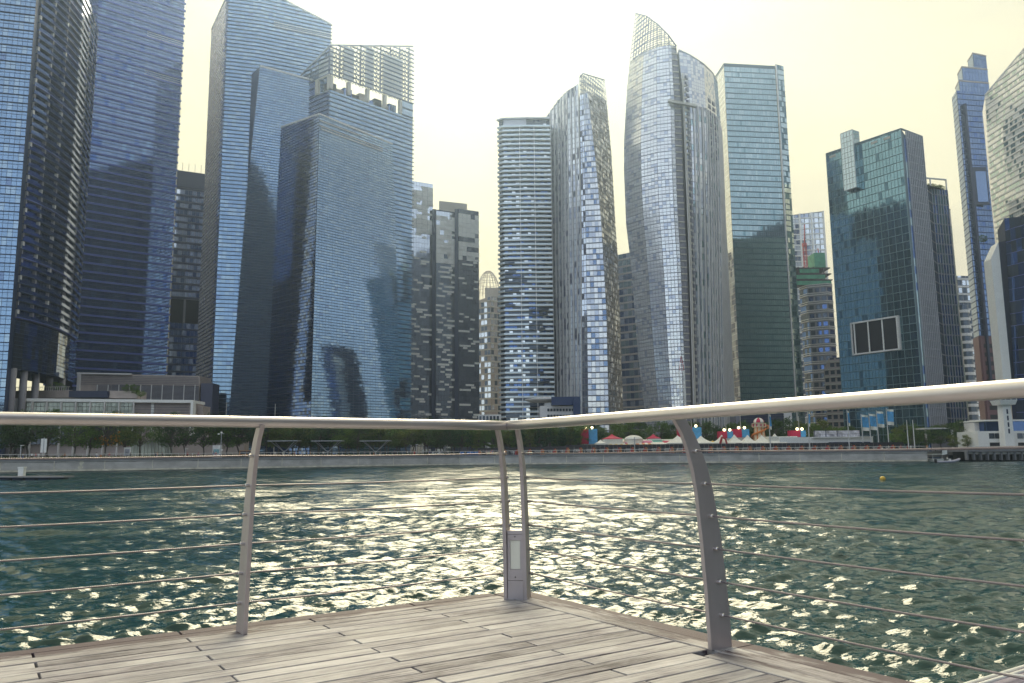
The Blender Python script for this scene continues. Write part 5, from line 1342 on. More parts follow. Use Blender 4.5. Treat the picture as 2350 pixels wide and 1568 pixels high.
def make_tree_mesh(seed, w, h, trunk_h, n_cl=26, leaves=70, ls=.42, conic=False, aut=0.):
    rg = np.random.default_rng(seed); V = []; F = []; MI = []
    tb = MB(); tips = []
    tb.tube([(0, 0, -.2), (rg.normal()*.1, rg.normal()*.1, trunk_h*.5), (rg.normal()*.2, rg.normal()*.2, trunk_h), (rg.normal()*.3, rg.normal()*.3, h*.75)], [.20, .16, .13, .04], 7)
    cl = []
    for i in range(n_cl):
        if conic:
            z = trunk_h+(h-trunk_h)*rg.random()**1.1; r = w/2*(1-(z-trunk_h)/(h-trunk_h))**.75*rg.random()**.5+.1
        else:
            a_ = rg.random()*2-1; z = trunk_h+(h-trunk_h)*(.5+.48*a_); r = w/2*math.sqrt(max(0, 1-(a_*.96)**2))*(.35+.6*rg.random()**.6)
        th = rg.random()*6.283; c = np.array([r*math.cos(th), r*math.sin(th), z]); cl.append(c)
        st = np.array([0, 0, trunk_h*.8+(z-trunk_h)*.35])
        tb.tube([tuple(st), tuple((st+c)/2+[0, 0, .3]), tuple(c)], [.07, .045, .02], 4)
    for c in cl:
        R = np.array([1.0, 1.0, .62])*(w*.13+rg.random()*w*.09)
        col = 1 if rg.random() < aut else 0
        n = leaves
        P = rg.normal(size=(n, 3)); P /= np.linalg.norm(P, axis=1)[:, None]; P = c+P*R*(rg.random(n)**.4)[:, None]
        for p in P:
            n_ = rg.normal(size=3)+np.array([0, 0, .9]); n_ /= np.linalg.norm(n_); x = np.cross(n_, rg.normal(size=3)); x /= np.linalg.norm(x); y = np.cross(n_, x); s_ = ls*(.6+.7*rg.random())
            b = len(V); V += [p-x*s_*.5, p+y*s_*.28, p+x*s_*.5, p-y*s_*.28]; F.append((b, b+1, b+2, b+3)); MI.append(1 if (col and rg.random() < .6) else 0)
    return V, F, MI, tb
TREE_SRC = {}
def tree_src(kind, seed, lm, **k):
    key = (kind, seed, lm.name)
    if key not in TREE_SRC:
        V, F, MI, tb = make_tree_mesh(seed, **k); me = bpy.data.meshes.new('crown'); me.from_pydata([tuple(v) for v in V], [], F); me.materials.append(lm); me.materials.append(AUT)
        me.polygons.foreach_set('material_index', MI); me.update()
        mt = bpy.data.meshes.new('trunk'); mt.from_pydata(tb.v, [], tb.f); mt.materials.append(BARK); mt.update(); TREE_SRC[key] = (me, mt)
    return TREE_SRC[key]
def tree(name, label, X, Y, z, sc_, src, rz=0, group=None, cat='tree', sz=1.):
    e = thing(name, label, cat, (X, Y, z), rz, group); e.scale = (sc_, sc_, sc_*sz)
    for me, nm in zip(src, ('crown', 'trunk')):
        o = bpy.data.objects.new(nm, me); COL.objects.link(o); o.parent = e
    return e
ORD = ['first', 'second', 'third', 'fourth', 'fifth', 'sixth', 'seventh', 'eighth', 'ninth', 'tenth', 'eleventh', 'twelfth', 'thirteenth', 'fourteenth', 'fifteenth', 'sixteenth', 'seventeenth', 'eighteenth', 'nineteenth', 'twentieth'] + ['%s-%s' % (a_, b_) for a_ in ('twenty', 'thirty', 'forty', 'fifty') for b_ in ('first', 'second', 'third', 'fourth', 'fifth', 'sixth', 'seventh', 'eighth', 'ninth')]
def qY(px):   # depth of the quay edge at this picture column
    for a, b in zip(QP[:-1], QP[1:]):
        r_ = xat(px, 100.)/100.; d = b-a; tt = (r_*a.y-a.x)/(d.x-r_*d.y)
        if -.02 <= tt <= 1.02: return a.y+d.y*tt
    return 204
rt = random.Random(11)
KIN = dict(w=7.5, h=8.2, trunk_h=2.6)
front_trees = [(-20, 8, 1.0, 0), (22, 9, 1.05, 3), (62, 10, 1.1, 0), (110, 9, 1.05, 0), (170, 8, .95, 1), (205, 6.5, .9, 1), (242, 6, 1.0, 0), (285, 13, 1.0, 2), (320, 15, 1.0, 1), (392, 7, 1.05, 0), (425, 8, 1.0, 3), (465, 10, .9, 1), (492, 11, 1.0, 0), (520, 9, .95, 1), (548, 10, 1.05, 0), (580, 10, 1.0, 3)]
px = 612
while px < 1345:
    front_trees.append((px+rt.uniform(-4, 4), rt.uniform(8, 15), rt.uniform(.95, 1.15), rt.choice([0, 1, 1, 2, 3]))); px += rt.uniform(20, 27)
for i, (px, dy, sc_, lm) in enumerate(front_trees):
    Y = qY(px)+dy; X = xat(px, Y); s_ = tree_src('b', i % 4+(10 if px in (242,) else 0), LEAF[lm], aut=.28 if px == 242 else 0, **KIN)
    w_ = ['dark green', 'green', 'olive green', 'bluish green'][lm]
    where = 'behind the quay railing' if px != 242 else 'with some orange leaves'
    tree('promenade_tree', 'broad %s promenade tree %s, %s from the left' % (w_, where, ORD[i]), X, Y, 2.7, sc_*(1.08 if px > 600 else 1.24), s_, rt.uniform(0, 6), 'trees along the far promenade', sz=rt.uniform(.92, 1.08))
# second, taller row behind them
k = 0; px = 640
while px < 1360:
    Y = qY(px)+rt.uniform(20, 28); tree('promenade_tree', 'taller tree in the rear row of the promenade, %s from the left' % ORD[k], xat(px, Y), Y, 2.7, rt.uniform(1.12, 1.28), tree_src('b', k % 4, LEAF[rt.choice([0, 0, 1, 3])], **KIN), rt.uniform(0, 6), 'rear row of promenade trees'); k += 1; px += rt.uniform(26, 34)
# slender conical trees in front, middle of the picture
k = 0
for px in (1098, 1112, 1131, 1148, 1180, 1196, 1216, 1238, 1262, 1288, 1310, 1328):
    Y = qY(px)+rt.uniform(6, 8); tree('slender_tree', 'slender upright tree behind the dark hoarding, %s from the left' % ORD[k], xat(px, Y), Y, 2.7, rt.uniform(.85, 1.1), tree_src('c', k % 3+20, LEAF[rt.choice([1, 2, 3])], w=4.2, h=7.6, trunk_h=.8, conic=True, n_cl=30, leaves=50), rt.uniform(0, 6), 'slender trees in the middle of the promenade'); k += 1
# trees behind the fairground and on the right
k = 0; px = 1352
while px < 2225:
    Y = qY(min(px, 2130))+rt.uniform(44, 66); s0 = rt.uniform(.95, 1.2) if px < 1900 else rt.uniform(.8, 1.0)
    if 1955 < px < 2060 or rt.random() < .04: px += 15; continue
    tree('park_tree', 'bushy park tree behind the fairground, %s from the left' % ORD[k], xat(px, Y), Y, 2.7, s0*1.12, tree_src('b', k % 4, LEAF[rt.choice([0, 1, 2, 1])], **KIN), rt.uniform(0, 6), 'trees behind the fairground'); k += 1; px += rt.uniform(17, 27)
for i, (px, Y, s0, lab) in enumerate(((2095, 222, .75, 'small tree in front of the dark teal tower entrance'), (2125, 224, .7, 'small rounded tree right of the thin flag poles'), (2062, 228, .7, 'small tree just right of the tall blue flags'), (2205, 225, 1.0, 'dark tall tree beside the white pier building'), (2222, 216, .5, 'light green shrub in front of the white pier building'), (2190, 217, .5, 'light green shrub left of the white pier building'), (2160, 232, .8, 'dark tree behind the entrance canopy'))):
    tree('park_tree', lab, xat(px, Y), Y, 2.7, s0, tree_src('b', i % 4, LEAF[[0, 0, 1, 0, 2, 2, 0][i]], **KIN), i, None)
# planting on roofs
a, b = roofgarden
for i in range(5):
    p = a+(b-a)*(i+.5)/5+np.array([-.6, 1.2, 0]); tree('roof_shrub', 'dark shrub on the roof terrace of the fluted tower, %s from the left' % ORD[i], p[0], p[1], p[2]-1.2, .42, tree_src('b', i % 4, LEAF[0], **KIN), i, 'roof terrace shrubs', 'shrub')
for i, (px, y, Y, s_) in enumerate(((284, 903, 236, .42), (300, 903, 236, .42), (314, 911, 235, .36), (112, 897, 238, .42), (128, 898, 238, .4))):
    X = xat(px, Y); tree('roof_shrub', ['clipped dark green shrub on the podium roof, left of three', 'clipped dark green shrub on the podium roof, middle of three', 'clipped shrub hanging over the podium wall, right of three', 'roof garden bush under the columns, left one', 'roof garden bush under the columns, right one'][i], X, Y, ztop(X, Y, y)-.9, s_, tree_src('b', i % 4, LEAF[1], **KIN), i, None, 'shrub')
X = xat(2302, 231); tree('roof_shrub', 'small dark shrub on top of the slanted white wall', X, 231, ztop(X, 231, 556)-.8, .35, tree_src('b', 1, LEAF[0], **KIN), 0, None, 'shrub')
for i, px in enumerate((1978, 2005, 2030)):
    u = uat(px) if False else None
    Y = 268-(px-1978)*.0; 
# hedge strip behind the quay rail
HEDGE = leafmat('hedge leaves', (.04, .075, .02))
V = []; F = []
for q in range(9000):
    px = rt.uniform(-40, 1340); Y = qY(px)+rt.uniform(5.2, 6.6); X = xat(px, Y); z = 2.7+rt.uniform(0, .75); c = np.array([X, Y, z]); n_ = RNG.normal(size=3); x = RNG.normal(size=3)*.22; y = np.cross(n_, x); y = y/np.linalg.norm(y)*.14
    b = len(V); V += [c-x, c+y, c+x, c-y]; F.append((b, b+1, b+2, b+3))
o = mesh_obj('hedge', V, F, HEDGE, None, kind='stuff'); prop(o, 'low clipped hedge behind the quay railing under the promenade trees', 'hedge')

# ------------------------------------------------------------------ fairground
def col(name, c, **k): return mat(name, c, .6, var=.1, **k)
C_RED = mat('crimson banner cloth', (.52, .02, .075), .6, var=.08); C_BLUE = mat('sky blue banner cloth', (.09, .36, .66), .6, var=.22, scale=1.2)
C_WHITE = mat('white tent cloth', (.78, .76, .68), .65, var=.04); C_YEL = mat('yellow cloth', (.68, .45, .10), .6); C_GRN = mat('green cloth', (.10, .42, .16), .6); C_TURQ = mat('turquoise cloth', (.05, .32, .28), .6); C_PINK = mat('pink cloth', (.6, .16, .3), .6); C_ORG = mat('orange slide paint', (.62, .20, .05), .5); C_PAINT = mat('cream ride paint', (.72, .60, .42), .55)
BLACKP = mat('black hoarding board', (.022, .02, .026), .6, var=.2, scale=.3); PRW = mat('white print', (.55, .55, .55), .7); PRR = mat('red costume print', (.36, .03, .04), .7); PRO = mat('orange costume print', (.5, .2, .04), .7)
BULB = bpy.data.materials.new('warm lamp'); BULB.use_nodes = True; bb_ = BULB.node_tree.nodes['Principled BSDF']; bb_.inputs['Base Color'].default_value = (1, .85, .5, 1); bb_.inputs['Emission Color'].default_value = (1, .85, .5, 1); bb_.inputs['Emission Strength'].default_value = 2.2
def zq(px, y, Y): return ztop(xat(px, Y), Y, y)
# hoarding along the quay on the right half
hd = thing('hoarding', 'long black hoarding printed with red dancers and small white lettering on the quay', 'hoarding', (xat(1600, 217), 217, 2.7))
def hoard(p0, p1, dy, ytop0, ytop1, n):
    for i in range(n):
        pa, pb = p0+(p1-p0)*i/n, p0+(p1-p0)*(i+1)/n; Ya, Yb_ = qY(pa)+dy, qY(pb)+dy; a = Vector((xat(pa, Ya), Ya, 2.7)); b = Vector((xat(pb, Yb_), Yb_, 2.7)); d = (b-a).normalized(); L = (b-a).length
        yt = ytop0+(ytop1-ytop0)*(i+.5)/n; H_ = zq((pa+pb)/2, yt, (Ya+Yb_)/2)-2.7
        m = MB(); m.beam(a+d*.02+Vector((0, 0, H_/2)), b-d*.02+Vector((0, 0, H_/2)), .12, H_, 0); m.done('panel', BLACKP, hd)
        nf = Vector((d.y, -d.x, 0)); nf = nf if nf.y < 0 else -nf
        if i % 3 == 0:     # two dancers in red and orange
            for q, (u, mm) in enumerate(((.35, PRR), (.62, PRO))):
                c = a+d*(L*u)+nf*.07; m = MB(); poly = [(-.55, .2), (.55, .2), (.35, 1.0), (.5, 1.6), (.15, 1.5), (.12, 1.9), (-.12, 1.9), (-.15, 1.5), (-.45, 1.3)]
                vv = [tuple(c+d*x+Vector((0, 0, z*H_/2.6))) for x, z in poly]; vv2 = [tuple(Vector(v)+nf*.01) for v in vv]; m.add(vv+vv2, [tuple(range(9)), tuple(range(9, 18))]+[(k_, (k_+1) % 9, 9+(k_+1) % 9, 9+k_) for k_ in range(9)]); m.done('dancer_print', mm, hd)
        elif i % 3 == 2:   # lines of small lettering
            m = MB()
            for zz, ww in ((1.45, 1.5), (1.15, 1.7), (.85, 1.2)):
                x = -ww/2
                while x < ww/2:
                    l_ = rt.uniform(.08, .28); c = a+d*(L*.5+x)+nf*.065+Vector((0, 0, zz*H_/2.6)); m.beam(c, c+d*l_, .02, .13); x += l_+.06
            m.done('lettering', PRW, hd)
hoard(1096, 1298, 4.0, 1029, 1024, 21); hoard(1298, 2075, 4.0, 1021.5, 1015, 78)
# red and blue banner boxes
def banner(px0, pxm, px1, y0, y1, Y, i, lab):
    Y = qY(px1)+11+i*.6
    t_ = thing('banner_box', lab, 'banner', (xat(pxm, Y), Y, 2.7), 0, 'red and blue banner boxes above the fairground')
    z1, z0 = zq(pxm, y0, Y), zq(pxm, y1, Y)
    m = MB(); X0, Xm, X1 = xat(px0, Y), xat(pxm, Y), xat(px1, Y); m.box(X0, Xm-.04, Y, Y+3, z0, z1); m.done('red_side', C_RED, t_); m = MB(); m.box(Xm+.04, X1, Y, Y+3, z0, z1); m.done('blue_side', C_BLUE, t_)
    m = MB(); m.beam((Xm, Y+1, 2.7), (Xm, Y+1, z1+4), .14); m.done('pole', STEELFAR, t_)
    m = MB()
    for X in (X0+.8*(Xm-X0), Xm+.55*(X1-Xm)): m.lathe((X-.4, Y-.1, z1+.0), [(.12, 0), (.38, .2), (.42, .5), (.2, .75)], 8)
    m.done('lamp', BULB, t_, smooth=True)
    m = MB(); m.box(X0+.2, X1-.2, Y+.4, Y+2.6, 2.7, z0); m.done('stand', M_LGT, t_)
banner(1334, 1352, 1372, 985, 1019, 214, 0, 'large red and blue banner box at the left end of the fairground')
banner(1560, 1591, 1612, 981, 1012, 222, 1, 'red and blue banner box behind the right curved rail post')
banner(1654, 1671, 1688, 990, 1006, 228, 2, 'small red and blue banner box, left of the adjoining pair')
banner(1685, 1705, 1722, 985, 1004, 226, 3, 'taller red and blue banner box beside the helter skelter')
banner(1818, 1840, 1852, 988, 1003, 226, 4, 'red and blue banner box above the white hall at the right')
# pagoda tents
def pagoda(name, label, px, w, ytip, ybase, Y, m_, group=None, k=1.):
    X = xat(px, Y); t_ = thing(name, label, 'tent', (X, Y, 2.7), 0, group); z0, z1 = zq(px, ybase, Y), zq(px, ytip, Y); W_ = w*Y/1840/2; m = MB(); prof = [(1, 0), (1, .1), (.62, .32), (.34, .56), (.15, .8), (.02, 1)]
    base = []
    V = []; F = []
    for s_, h_ in prof: V += [(X+sx*W_*s_, Y+W_+sy*W_*s_, z0+(z1-z0)*h_) for sx, sy in ((-1, -1), (1, -1), (1, 1), (-1, 1))]
    for i in range(len(prof)-1):
        for q in range(4): F.append((i*4+q, i*4+(q+1) % 4, i*4+4+(q+1) % 4, i*4+4+q))
    F += [(3, 2, 1, 0), tuple(len(V)-4+q for q in range(4))]
    mesh_obj('roof', V, F, m_, t_); m = MB(); m.box(X-W_*.98, X+W_*.98, Y+.04, Y+2*W_-.04, 2.7, z0-.01); m.done('side_cloth', C_WHITE, t_)
    m = MB(); m.box(X-W_*.98, X+W_*.98, Y-.02, Y+.03, z0-.45, z0-.05); m.done('valance', C_WHITE, t_)
for i, (px, ytip, w) in enumerate(((1380, 1009, 26), (1562, 999, 56), (1616, 1000, 50), (1663, 998, 40), (1692, 997, 37), (1723, 998, 38), (1756, 998, 40), (1787, 995, 44), (1596, 1006, 30))):
    pagoda('pagoda_tent', ['small pointed white tent beside the large banner box', 'white pagoda tent just left of the right curved post', 'white pagoda tent just right of the right curved post', 'white pagoda tent below the small banner box', 'white pagoda tent below the taller banner box', 'white pagoda tent left of the helter skelter foot', 'white pagoda tent in front of the helter skelter', 'white pagoda tent right of the helter skelter', 'low white pagoda tent hidden by the right curved post'][i], px, w, ytip, 1018.5, qY(px)+5.2, C_WHITE, 'white pagoda tents')
pagoda('red_tent', 'red peaked tent left of the white domed roof', 1408, 44, 996, 1008, 228, C_RED); pagoda('red_tent', 'red peaked tent right of the white domed roof', 1503, 30, 996, 1007, 232, C_RED)
pagoda('yellow_tent', 'small yellow and white tent between two white pagoda tents', 1640, 30, 1011, 1018, qY(1640)+9, C_YEL)
X = xat(1455, 230); t_ = thing('dome_tent', 'white domed tent roof between the two red tents', 'tent', (X, 230, 2.7)); m = MB(); z0 = zq(1455, 1010, 230); hh = zq(1455, 999, 230)-z0
m.lathe((X, 230, z0), [(2.7*math.cos(a_), hh*math.sin(a_)) for a_ in np.linspace(0, 1.5, 7)], 20); m.done('roof', C_WHITE, t_, smooth=True); m = MB(); m.lathe((X, 230, 2.7), [(2.6, 0), (2.6, z0-2.72)], 20); m.done('side_cloth', C_WHITE, t_)
# low flat awnings of the stalls
aw = [(1345+50, 1440, 1011, C_WHITE, 219), (1398, 1500, 1013, C_WHITE, 217), (1430, 1480, 1009, C_GRN, 224), (1480, 1560, 1011, C_WHITE, 221), (1540, 1575, 1010, C_GRN, 222), (1435, 1500, 1014, C_PINK, 216), (1493, 1530, 1013, C_TURQ, 218), (1400, 1462, 1019, C_YEL, 213), (1462, 1530, 1018, C_ORG, 214), (1500, 1560, 1017, C_WHITE, 212.5), (1525, 1570, 1014, C_RED, 215)]
for i, (p0, p1, y, mm, Y) in enumerate(aw):
    nm = {C_WHITE: 'white', C_GRN: 'green', C_PINK: 'pink', C_TURQ: 'turquoise', C_YEL: 'yellow striped', C_ORG: 'orange striped', C_RED: 'red'}[mm]
    pm_ = (p0+p1)/2; Y = qY(p1)+6.5+(Y-212)*.8; X0, X1 = xat(p0, Y), xat(p1, Y); z = zq(pm_, y, Y); t_ = thing('stall', '%s roofed fairground stall, %s from the left among the low stalls' % (nm, ORD[i]), 'stall', ((X0+X1)/2, Y, 2.7), 0, 'low fairground stalls')
    m = MB(); n = 10
    for q in range(n):
        a_ = X0+(X1-X0)*q/n; b_ = X0+(X1-X0)*(q+1)/n; tl = rt.uniform(-.1, .1)
        V = [(a_, Y, z-.25), (b_, Y, z-.25), (b_, Y+3, z+.35+tl*0), (a_, Y+3, z+.35)]; V += [(x, y_, zz-.08) for x, y_, zz in V]
        m.add(V, [(0, 1, 2, 3), (7, 6, 5, 4), (0, 4, 5, 1), (1, 5, 6, 2), (2, 6, 7, 3), (3, 7, 4, 0)], 1 if (q % 2 and mm in (C_YEL, C_ORG)) else 0)
    m.done('awning', [mm, C_WHITE], t_); m = MB()
    for q in range(n): a_ = X0+(X1-X0)*q/n; b_ = X0+(X1-X0)*(q+.97)/n; m.box(a_, b_, Y-.05, Y, z-.8, z-.3, q % 2)
    m.done('valance', [C_RED if mm in (C_YEL, C_ORG) else mm, C_YEL if mm in (C_YEL, C_ORG) else C_WHITE], t_); m = MB(); m.box(X0+.1, X1-.1, Y+.6, Y+2.4, 2.7, z-.5); m.done('counter', C_PAINT, t_)
# helter skelter
Y = 227; X = xat(1745, Y); z0 = 2.7; t_ = thing('helter_skelter', 'striped helter skelter tower with an orange spiral slide and domed roof', 'fairground ride', (X, Y, z0))
zt_, zp, zd = zq(1745, 959, Y), zq(1745, 981, Y), zq(1745, 970, Y); n = 24
V = []; F = []; MI = []
for r_, z in ((2.3, z0), (1.75, (z0+zp)/2), (1.35, zp)): V += [(X+r_*math.cos(2*math.pi*k/n), Y+r_*math.sin(2*math.pi*k/n), z) for k in range(n)]
for i in range(2):
    for k in range(n): F.append((i*n+k, i*n+(k+1) % n, (i+1)*n+(k+1) % n, (i+1)*n+k)); MI.append(1 if k % 3 == 0 else 0)
mesh_obj('tower', V, F, [C_PAINT, C_ORG], t_, MI)
m = MB(); m.lathe((X, Y, zp), [(1.95, 0), (1.95, .18), (1.95, .2)], 24); m.done('platform', C_PAINT, t_)
m = MB()
for k in range(20): a_ = 2*math.pi*k/20; m.box(X+1.9*math.cos(a_)-.13, X+1.9*math.cos(a_)+.13, Y+1.9*math.sin(a_)-.05, Y+1.9*math.sin(a_)+.05, zp+.25, zp+.95, k % 2)
m.done('railing', [C_PAINT, C_RED], t_); m = MB(); m.lathe((X, Y, zp+1.0), [(1.98, 0), (1.98, .12)], 24); m.done('railing_top', C_PAINT, t_)
m = MB(); m.lathe((X, Y, zp), [(1.2, 0), (1.2, zd-zp)], 12); m.done('cabin', M_LGT, t_)
V = []; F = []; MI = []; ln = 7
for i in range(ln): a_ = i/(ln-1)*math.pi/2; V += [(X+1.5*math.cos(a_)*math.cos(2*math.pi*k/n)+0, Y+1.5*math.cos(a_)*math.sin(2*math.pi*k/n), zd+(zt_-zd)*math.sin(a_)) for k in range(n)]
for i in range(ln-1):
    for k in range(n): F.append((i*n+k, i*n+(k+1) % n, (i+1)*n+(k+1) % n, (i+1)*n+k)); MI.append((k//3) % 2)
mesh_obj('dome', V, F, [C_WHITE, C_RED], t_, MI)
m = MB(); pth = []
for q in range(40): u = q/39; a_ = -.3-u*2*math.pi*1.25; r_ = 1.75+u*1.0; pth.append((X+r_*math.cos(a_), Y+r_*math.sin(a_), zp-.3-(zp-z0-1.8)*u))
m.tube(pth, .27, 6); m.done('slide', C_ORG, t_)
m = MB(); m.tube([(X+2.1, Y-.6, zp-.4), (X+2.5, Y-.8, zp-.0), (X+2.4, Y-.7, zp+.4), (X+1.9, Y-.5, zp+.5)], .28, 6); m.done('slide_top', C_ORG, t_)
# red ride frame
m = MB(); t_ = thing('ride_arm', 'leaning red steel ride arm beside the small banner box', 'fairground ride', (xat(1650, 220), 220, 2.7)); a_ = Vector(ony(1645, 1016, 220)); b_ = Vector(ony(1657, 1003, 220)); c_ = Vector(ony(1665, 1008, 220)); m.beam((a_.x, 220, 2.7), b_, .5); m.beam(b_, c_, .4); m.beam(c_, (c_.x+.8, 220, 2.7), .4); m.done('arm', RED, t_)
# white hall
Y = 216; t = Tower('exhibition_hall', 'long low white temporary hall with a raised mural screen behind the hoarding', 'building', xat(1900, Y), Y)
fl(1790, 2004, 1004, 1030, qY(1900)+8, M_WHITE, 'wall', 8); fl(1765, 1830, 1002, 1020, qY(1900)+8.6, C_WHITE, 'tent_wall', 6); fl(1866, 2004, 1003.2, 1005.2, qY(1900)+7.4, M_WHITE, 'roof_edge', 9)
fl(1902, 2000, 1015, 1020, qY(1900)+7.8, G_NAVY2, 'window_strip', .1)
MURAL = mat('grey mural print', (.42, .42, .48), .7, var=.75, scale=.9, detail=8)
fl(1869, 1974, 989, 1004, qY(1900)+15, MURAL, 'mural_screen', .4)
for i in range(34): p0 = 1880+i*3.6; fl(p0, p0+.5, 997, 1003.4, qY(1900)+8.2, M_BRONZE, 'rail_post', .05)
fl(1880, 2003, 996.4, 997.3, qY(1900)+8.2, M_BRONZE, 'rail_bar', .05)
for i in range(5): p0 = 1869+i*26; fl(p0, p0+1, 986, 1004, qY(1900)+14.9, M_DK, 'screen_post', .1)
t.finish()
# wooden bench front under tents
t = Tower('ticket_counter', 'brown timber counter under the white pagoda tents', 'counter', xat(1800, 212), 212); fl(1690, 1880, 1016.5, 1030, qY(1760)+6.2, M_BEIGE, 'counter_front', .4); t.finish()
# flags
def flag(label, px, ytop, ybot, Y, w, hpx, cat='flag', feather=False):
    X = xat(px, Y); zt_ = zq(px, ytop, Y); t_ = thing('flag_pole', label, cat, (X, Y, 2.7), 0, 'flag poles on the far quay'); m = MB(); m.tube([(X, Y, 2.7), (X, Y, zt_)], [.16, .09], 6); m.done('pole', STEELFAR, t_)
    if w:
        h_ = hpx*Y/1840; W_ = w*Y/1840; n = 8
        def strip(u0, u1, m_, nm):
            V = []; F = []
            for i in range(n+1):
                u = i/n
                for v_ in (u0, u1):
                    x = X+.16+u*W_*(1 if not feather else (.35+.65*(1-abs(v_-.5)))); V.append((x, Y-.1+.18*math.sin(u*5+v_*4+px), zt_-.25-h_*v_-u*.15)); V.append((x, Y-.04+.18*math.sin(u*5+v_*4+px), zt_-.25-h_*v_-u*.15))
            for i in range(n): q = i*4; F += [(q, q+4, q+6, q+2), (q+1, q+3, q+7, q+5)]
            mesh_obj(nm, V, F, m_, t_)
        strip(0, .13, C_WHITE, 'flag_top'); strip(.135, .78, C_BLUE, 'flag'); strip(.785, 1.0, C_WHITE, 'flag_foot')
for i, (px, yt) in enumerate(((1982, 950), (2000, 948), (2018, 942), (2041, 937))): flag(['blue and white hanging flag, leftmost of the four tall flags', 'blue and white hanging flag, second of the four tall flags', 'blue and white hanging flag, third of the four tall flags', 'blue and white hanging flag, rightmost and tallest of the four'][i], px, yt, 1018, qY(px)+5, 14, 36)
for i, (px, yt) in enumerate(((1769, 949), (1859, 943), (1950, 941))): flag(['slim feather flag pole right of the helter skelter', 'slim feather flag pole left of the mural screen', 'slim feather flag pole in front of the mural screen'][i], px, yt, 1020, qY(px)+3.4, 4, 34, feather=True)
for i, px in enumerate((2086, 2100)): flag(['bare thin flag pole, left of the pair by the teal tower', 'bare thin flag pole, right of the pair by the teal tower'][i], px, 964, 1025, qY(px)+3, 0, 0)
for i, (px, yt, Y) in enumerate(((515, 924, 235), (628, 927, 236))): flag(['white pole top rising above the left handrail', 'white pole top rising above the handrail beside the left rail post'][i], px, yt, 1040, Y, 0, 0)
# white lattice mast in front of the tall sail tower
Y = 240; X = xat(1572, Y); t_ = thing('lattice_mast', 'white lattice mast with red top in front of the tall sail tower', 'mast', (X, Y, 2.7)); zt_ = zq(1572, 818, Y); zr_ = zq(1572, 850, Y); m = MB()
for dx in (-.7, .7):
    for dy in (-.7, .7): m.beam((X+dx, Y+dy, 2.7), (X+dx, Y+dy, zr_), .16)
z = 2.7; i = 0
while z < zr_-1.5: sg = 1 if i % 2 else -1; m.beam((X-.7*sg, Y-.7, z), (X+.7*sg, Y-.7, z+1.5), .1); m.beam((X-.7, Y-.7, z), (X+.7, Y-.7, z), .1); z += 1.5; i += 1
m.done('mast', M_WHITE, t_); m = MB()
for dx in (-.7, .7): m.beam((X+dx, Y, zr_), (X+dx*.25, Y, zt_), .14)
for q in range(7): zz = zr_+(zt_-zr_)*q/7; m.beam((X-.6+.07*q, Y, zz), (X+.6-.07*q, Y, zz), .1)
m.done('red_top', RED, t_)

# ------------------------------------------------------------------ promenade furniture
CAN = metal('canopy steel', (.42, .43, .46), .5, .3)
for i, px in enumerate((664, 752, 861) if False else (652, 752, 862)):
    Y = qY(px)+4; X = xat(px, Y); zt_ = zq(px, 1012, Y); zv = zq(px, 1038, Y); Wc = 34*Y/1840
    t_ = thing('shade_canopy', ['flat steel canopy on V struts, nearest the left rail post', 'flat steel canopy on V struts, middle of three', 'flat steel canopy on V struts, rightmost of three'][i], 'canopy', (X, Y, 2.7), 0, 'V-strut canopies on the promenade')
    m = MB(); m.tube([(X, Y, 2.7), (X, Y, zv+.4)], .17, 8); m.done('mast', CAN, t_)
    m = MB(); m.box(X-Wc, X+Wc, Y-2, Y+2, zt_-.12, zt_+.06); m.done('roof', CAN, t_)
    for sx in (-1, 1):
        for sy in (-1, 1): m = MB(); m.tube([(X, Y, zv), (X+sx*Wc*.8, Y+sy*1.6, zt_-.12)], .07, 6); m.done('strut', CAN, t_)
def lamp(px, yt, lab, kind):
    Y = qY(px)+3; X = xat(px, Y); zt_ = zq(px, yt, Y); t_ = thing('lamp_post', lab, 'lamp post', (X, Y, 2.7)); m = MB(); m.tube([(X, Y, 2.7), (X, Y, zt_)], [.14, .09], 8); m.done('pole', CAN, t_)
    if kind == 'cam':
        m = MB(); m.beam((X-.7, Y, zt_-.4), (X+.7, Y, zt_-.4), .08); m.box(X-.9, X-.5, Y-.15, Y+.15, zt_-.6, zt_-.3); m.box(X-.55, X-.2, Y-.2, Y, zt_-4.0, zt_-3.3); m.box(X+.15, X+.45, Y-.2, Y, zt_-4.6, zt_-4.2); m.done('camera_arm', M_WHITE, t_); m = MB(); m.lathe((X, Y, zt_-.3), [(.1, 0), (.3, .15), (.2, .4)], 8); m.done('head', M_WHITE, t_)
    elif kind == 'ban':
        for sx in (-1, 1): m = MB(); m.box(X+sx*.38-.28, X+sx*.38+.28, Y-.04, Y+.04, zt_-3.4, zt_-.3); m.done('banner', M_WHITE, t_)
    else: m = MB(); m.box(X-.15, X+.6, Y-.12, Y+.12, zt_-.1, zt_); m.done('head', M_WHITE, t_)
lamp(506, 992, 'tall pole with cameras and a lamp head left of the left rail post', 'cam'); lamp(98, 1004, 'pole with two white banners in front of the dark trees at left', 'ban'); lamp(46, 1022, 'short white lamp post near the left edge', 'x'); lamp(425, 1030, 'short lamp post under the tree left of the camera pole', 'x'); lamp(955, 1020, 'thin lamp post between the promenade canopies and the parked car', 'x'); lamp(1457, 1003, 'thin pole among the fairground roofs', 'x')
Y = qY(496)+5; X = xat(497, Y); t_ = thing('information_pillar', 'white information pillar with a green screen beside the camera pole', 'sign', (X, Y, 2.7)); m = MB(); m.box(X-1.1, X+1.1, Y, Y+.5, 2.7, zq(497, 1022, Y)); m.done('body', M_LGT, t_); m = MB(); m.box(X-.85, X+.6, Y-.04, Y, 3.9, 5.0); m.done('screen', G_DKTEAL, t_)
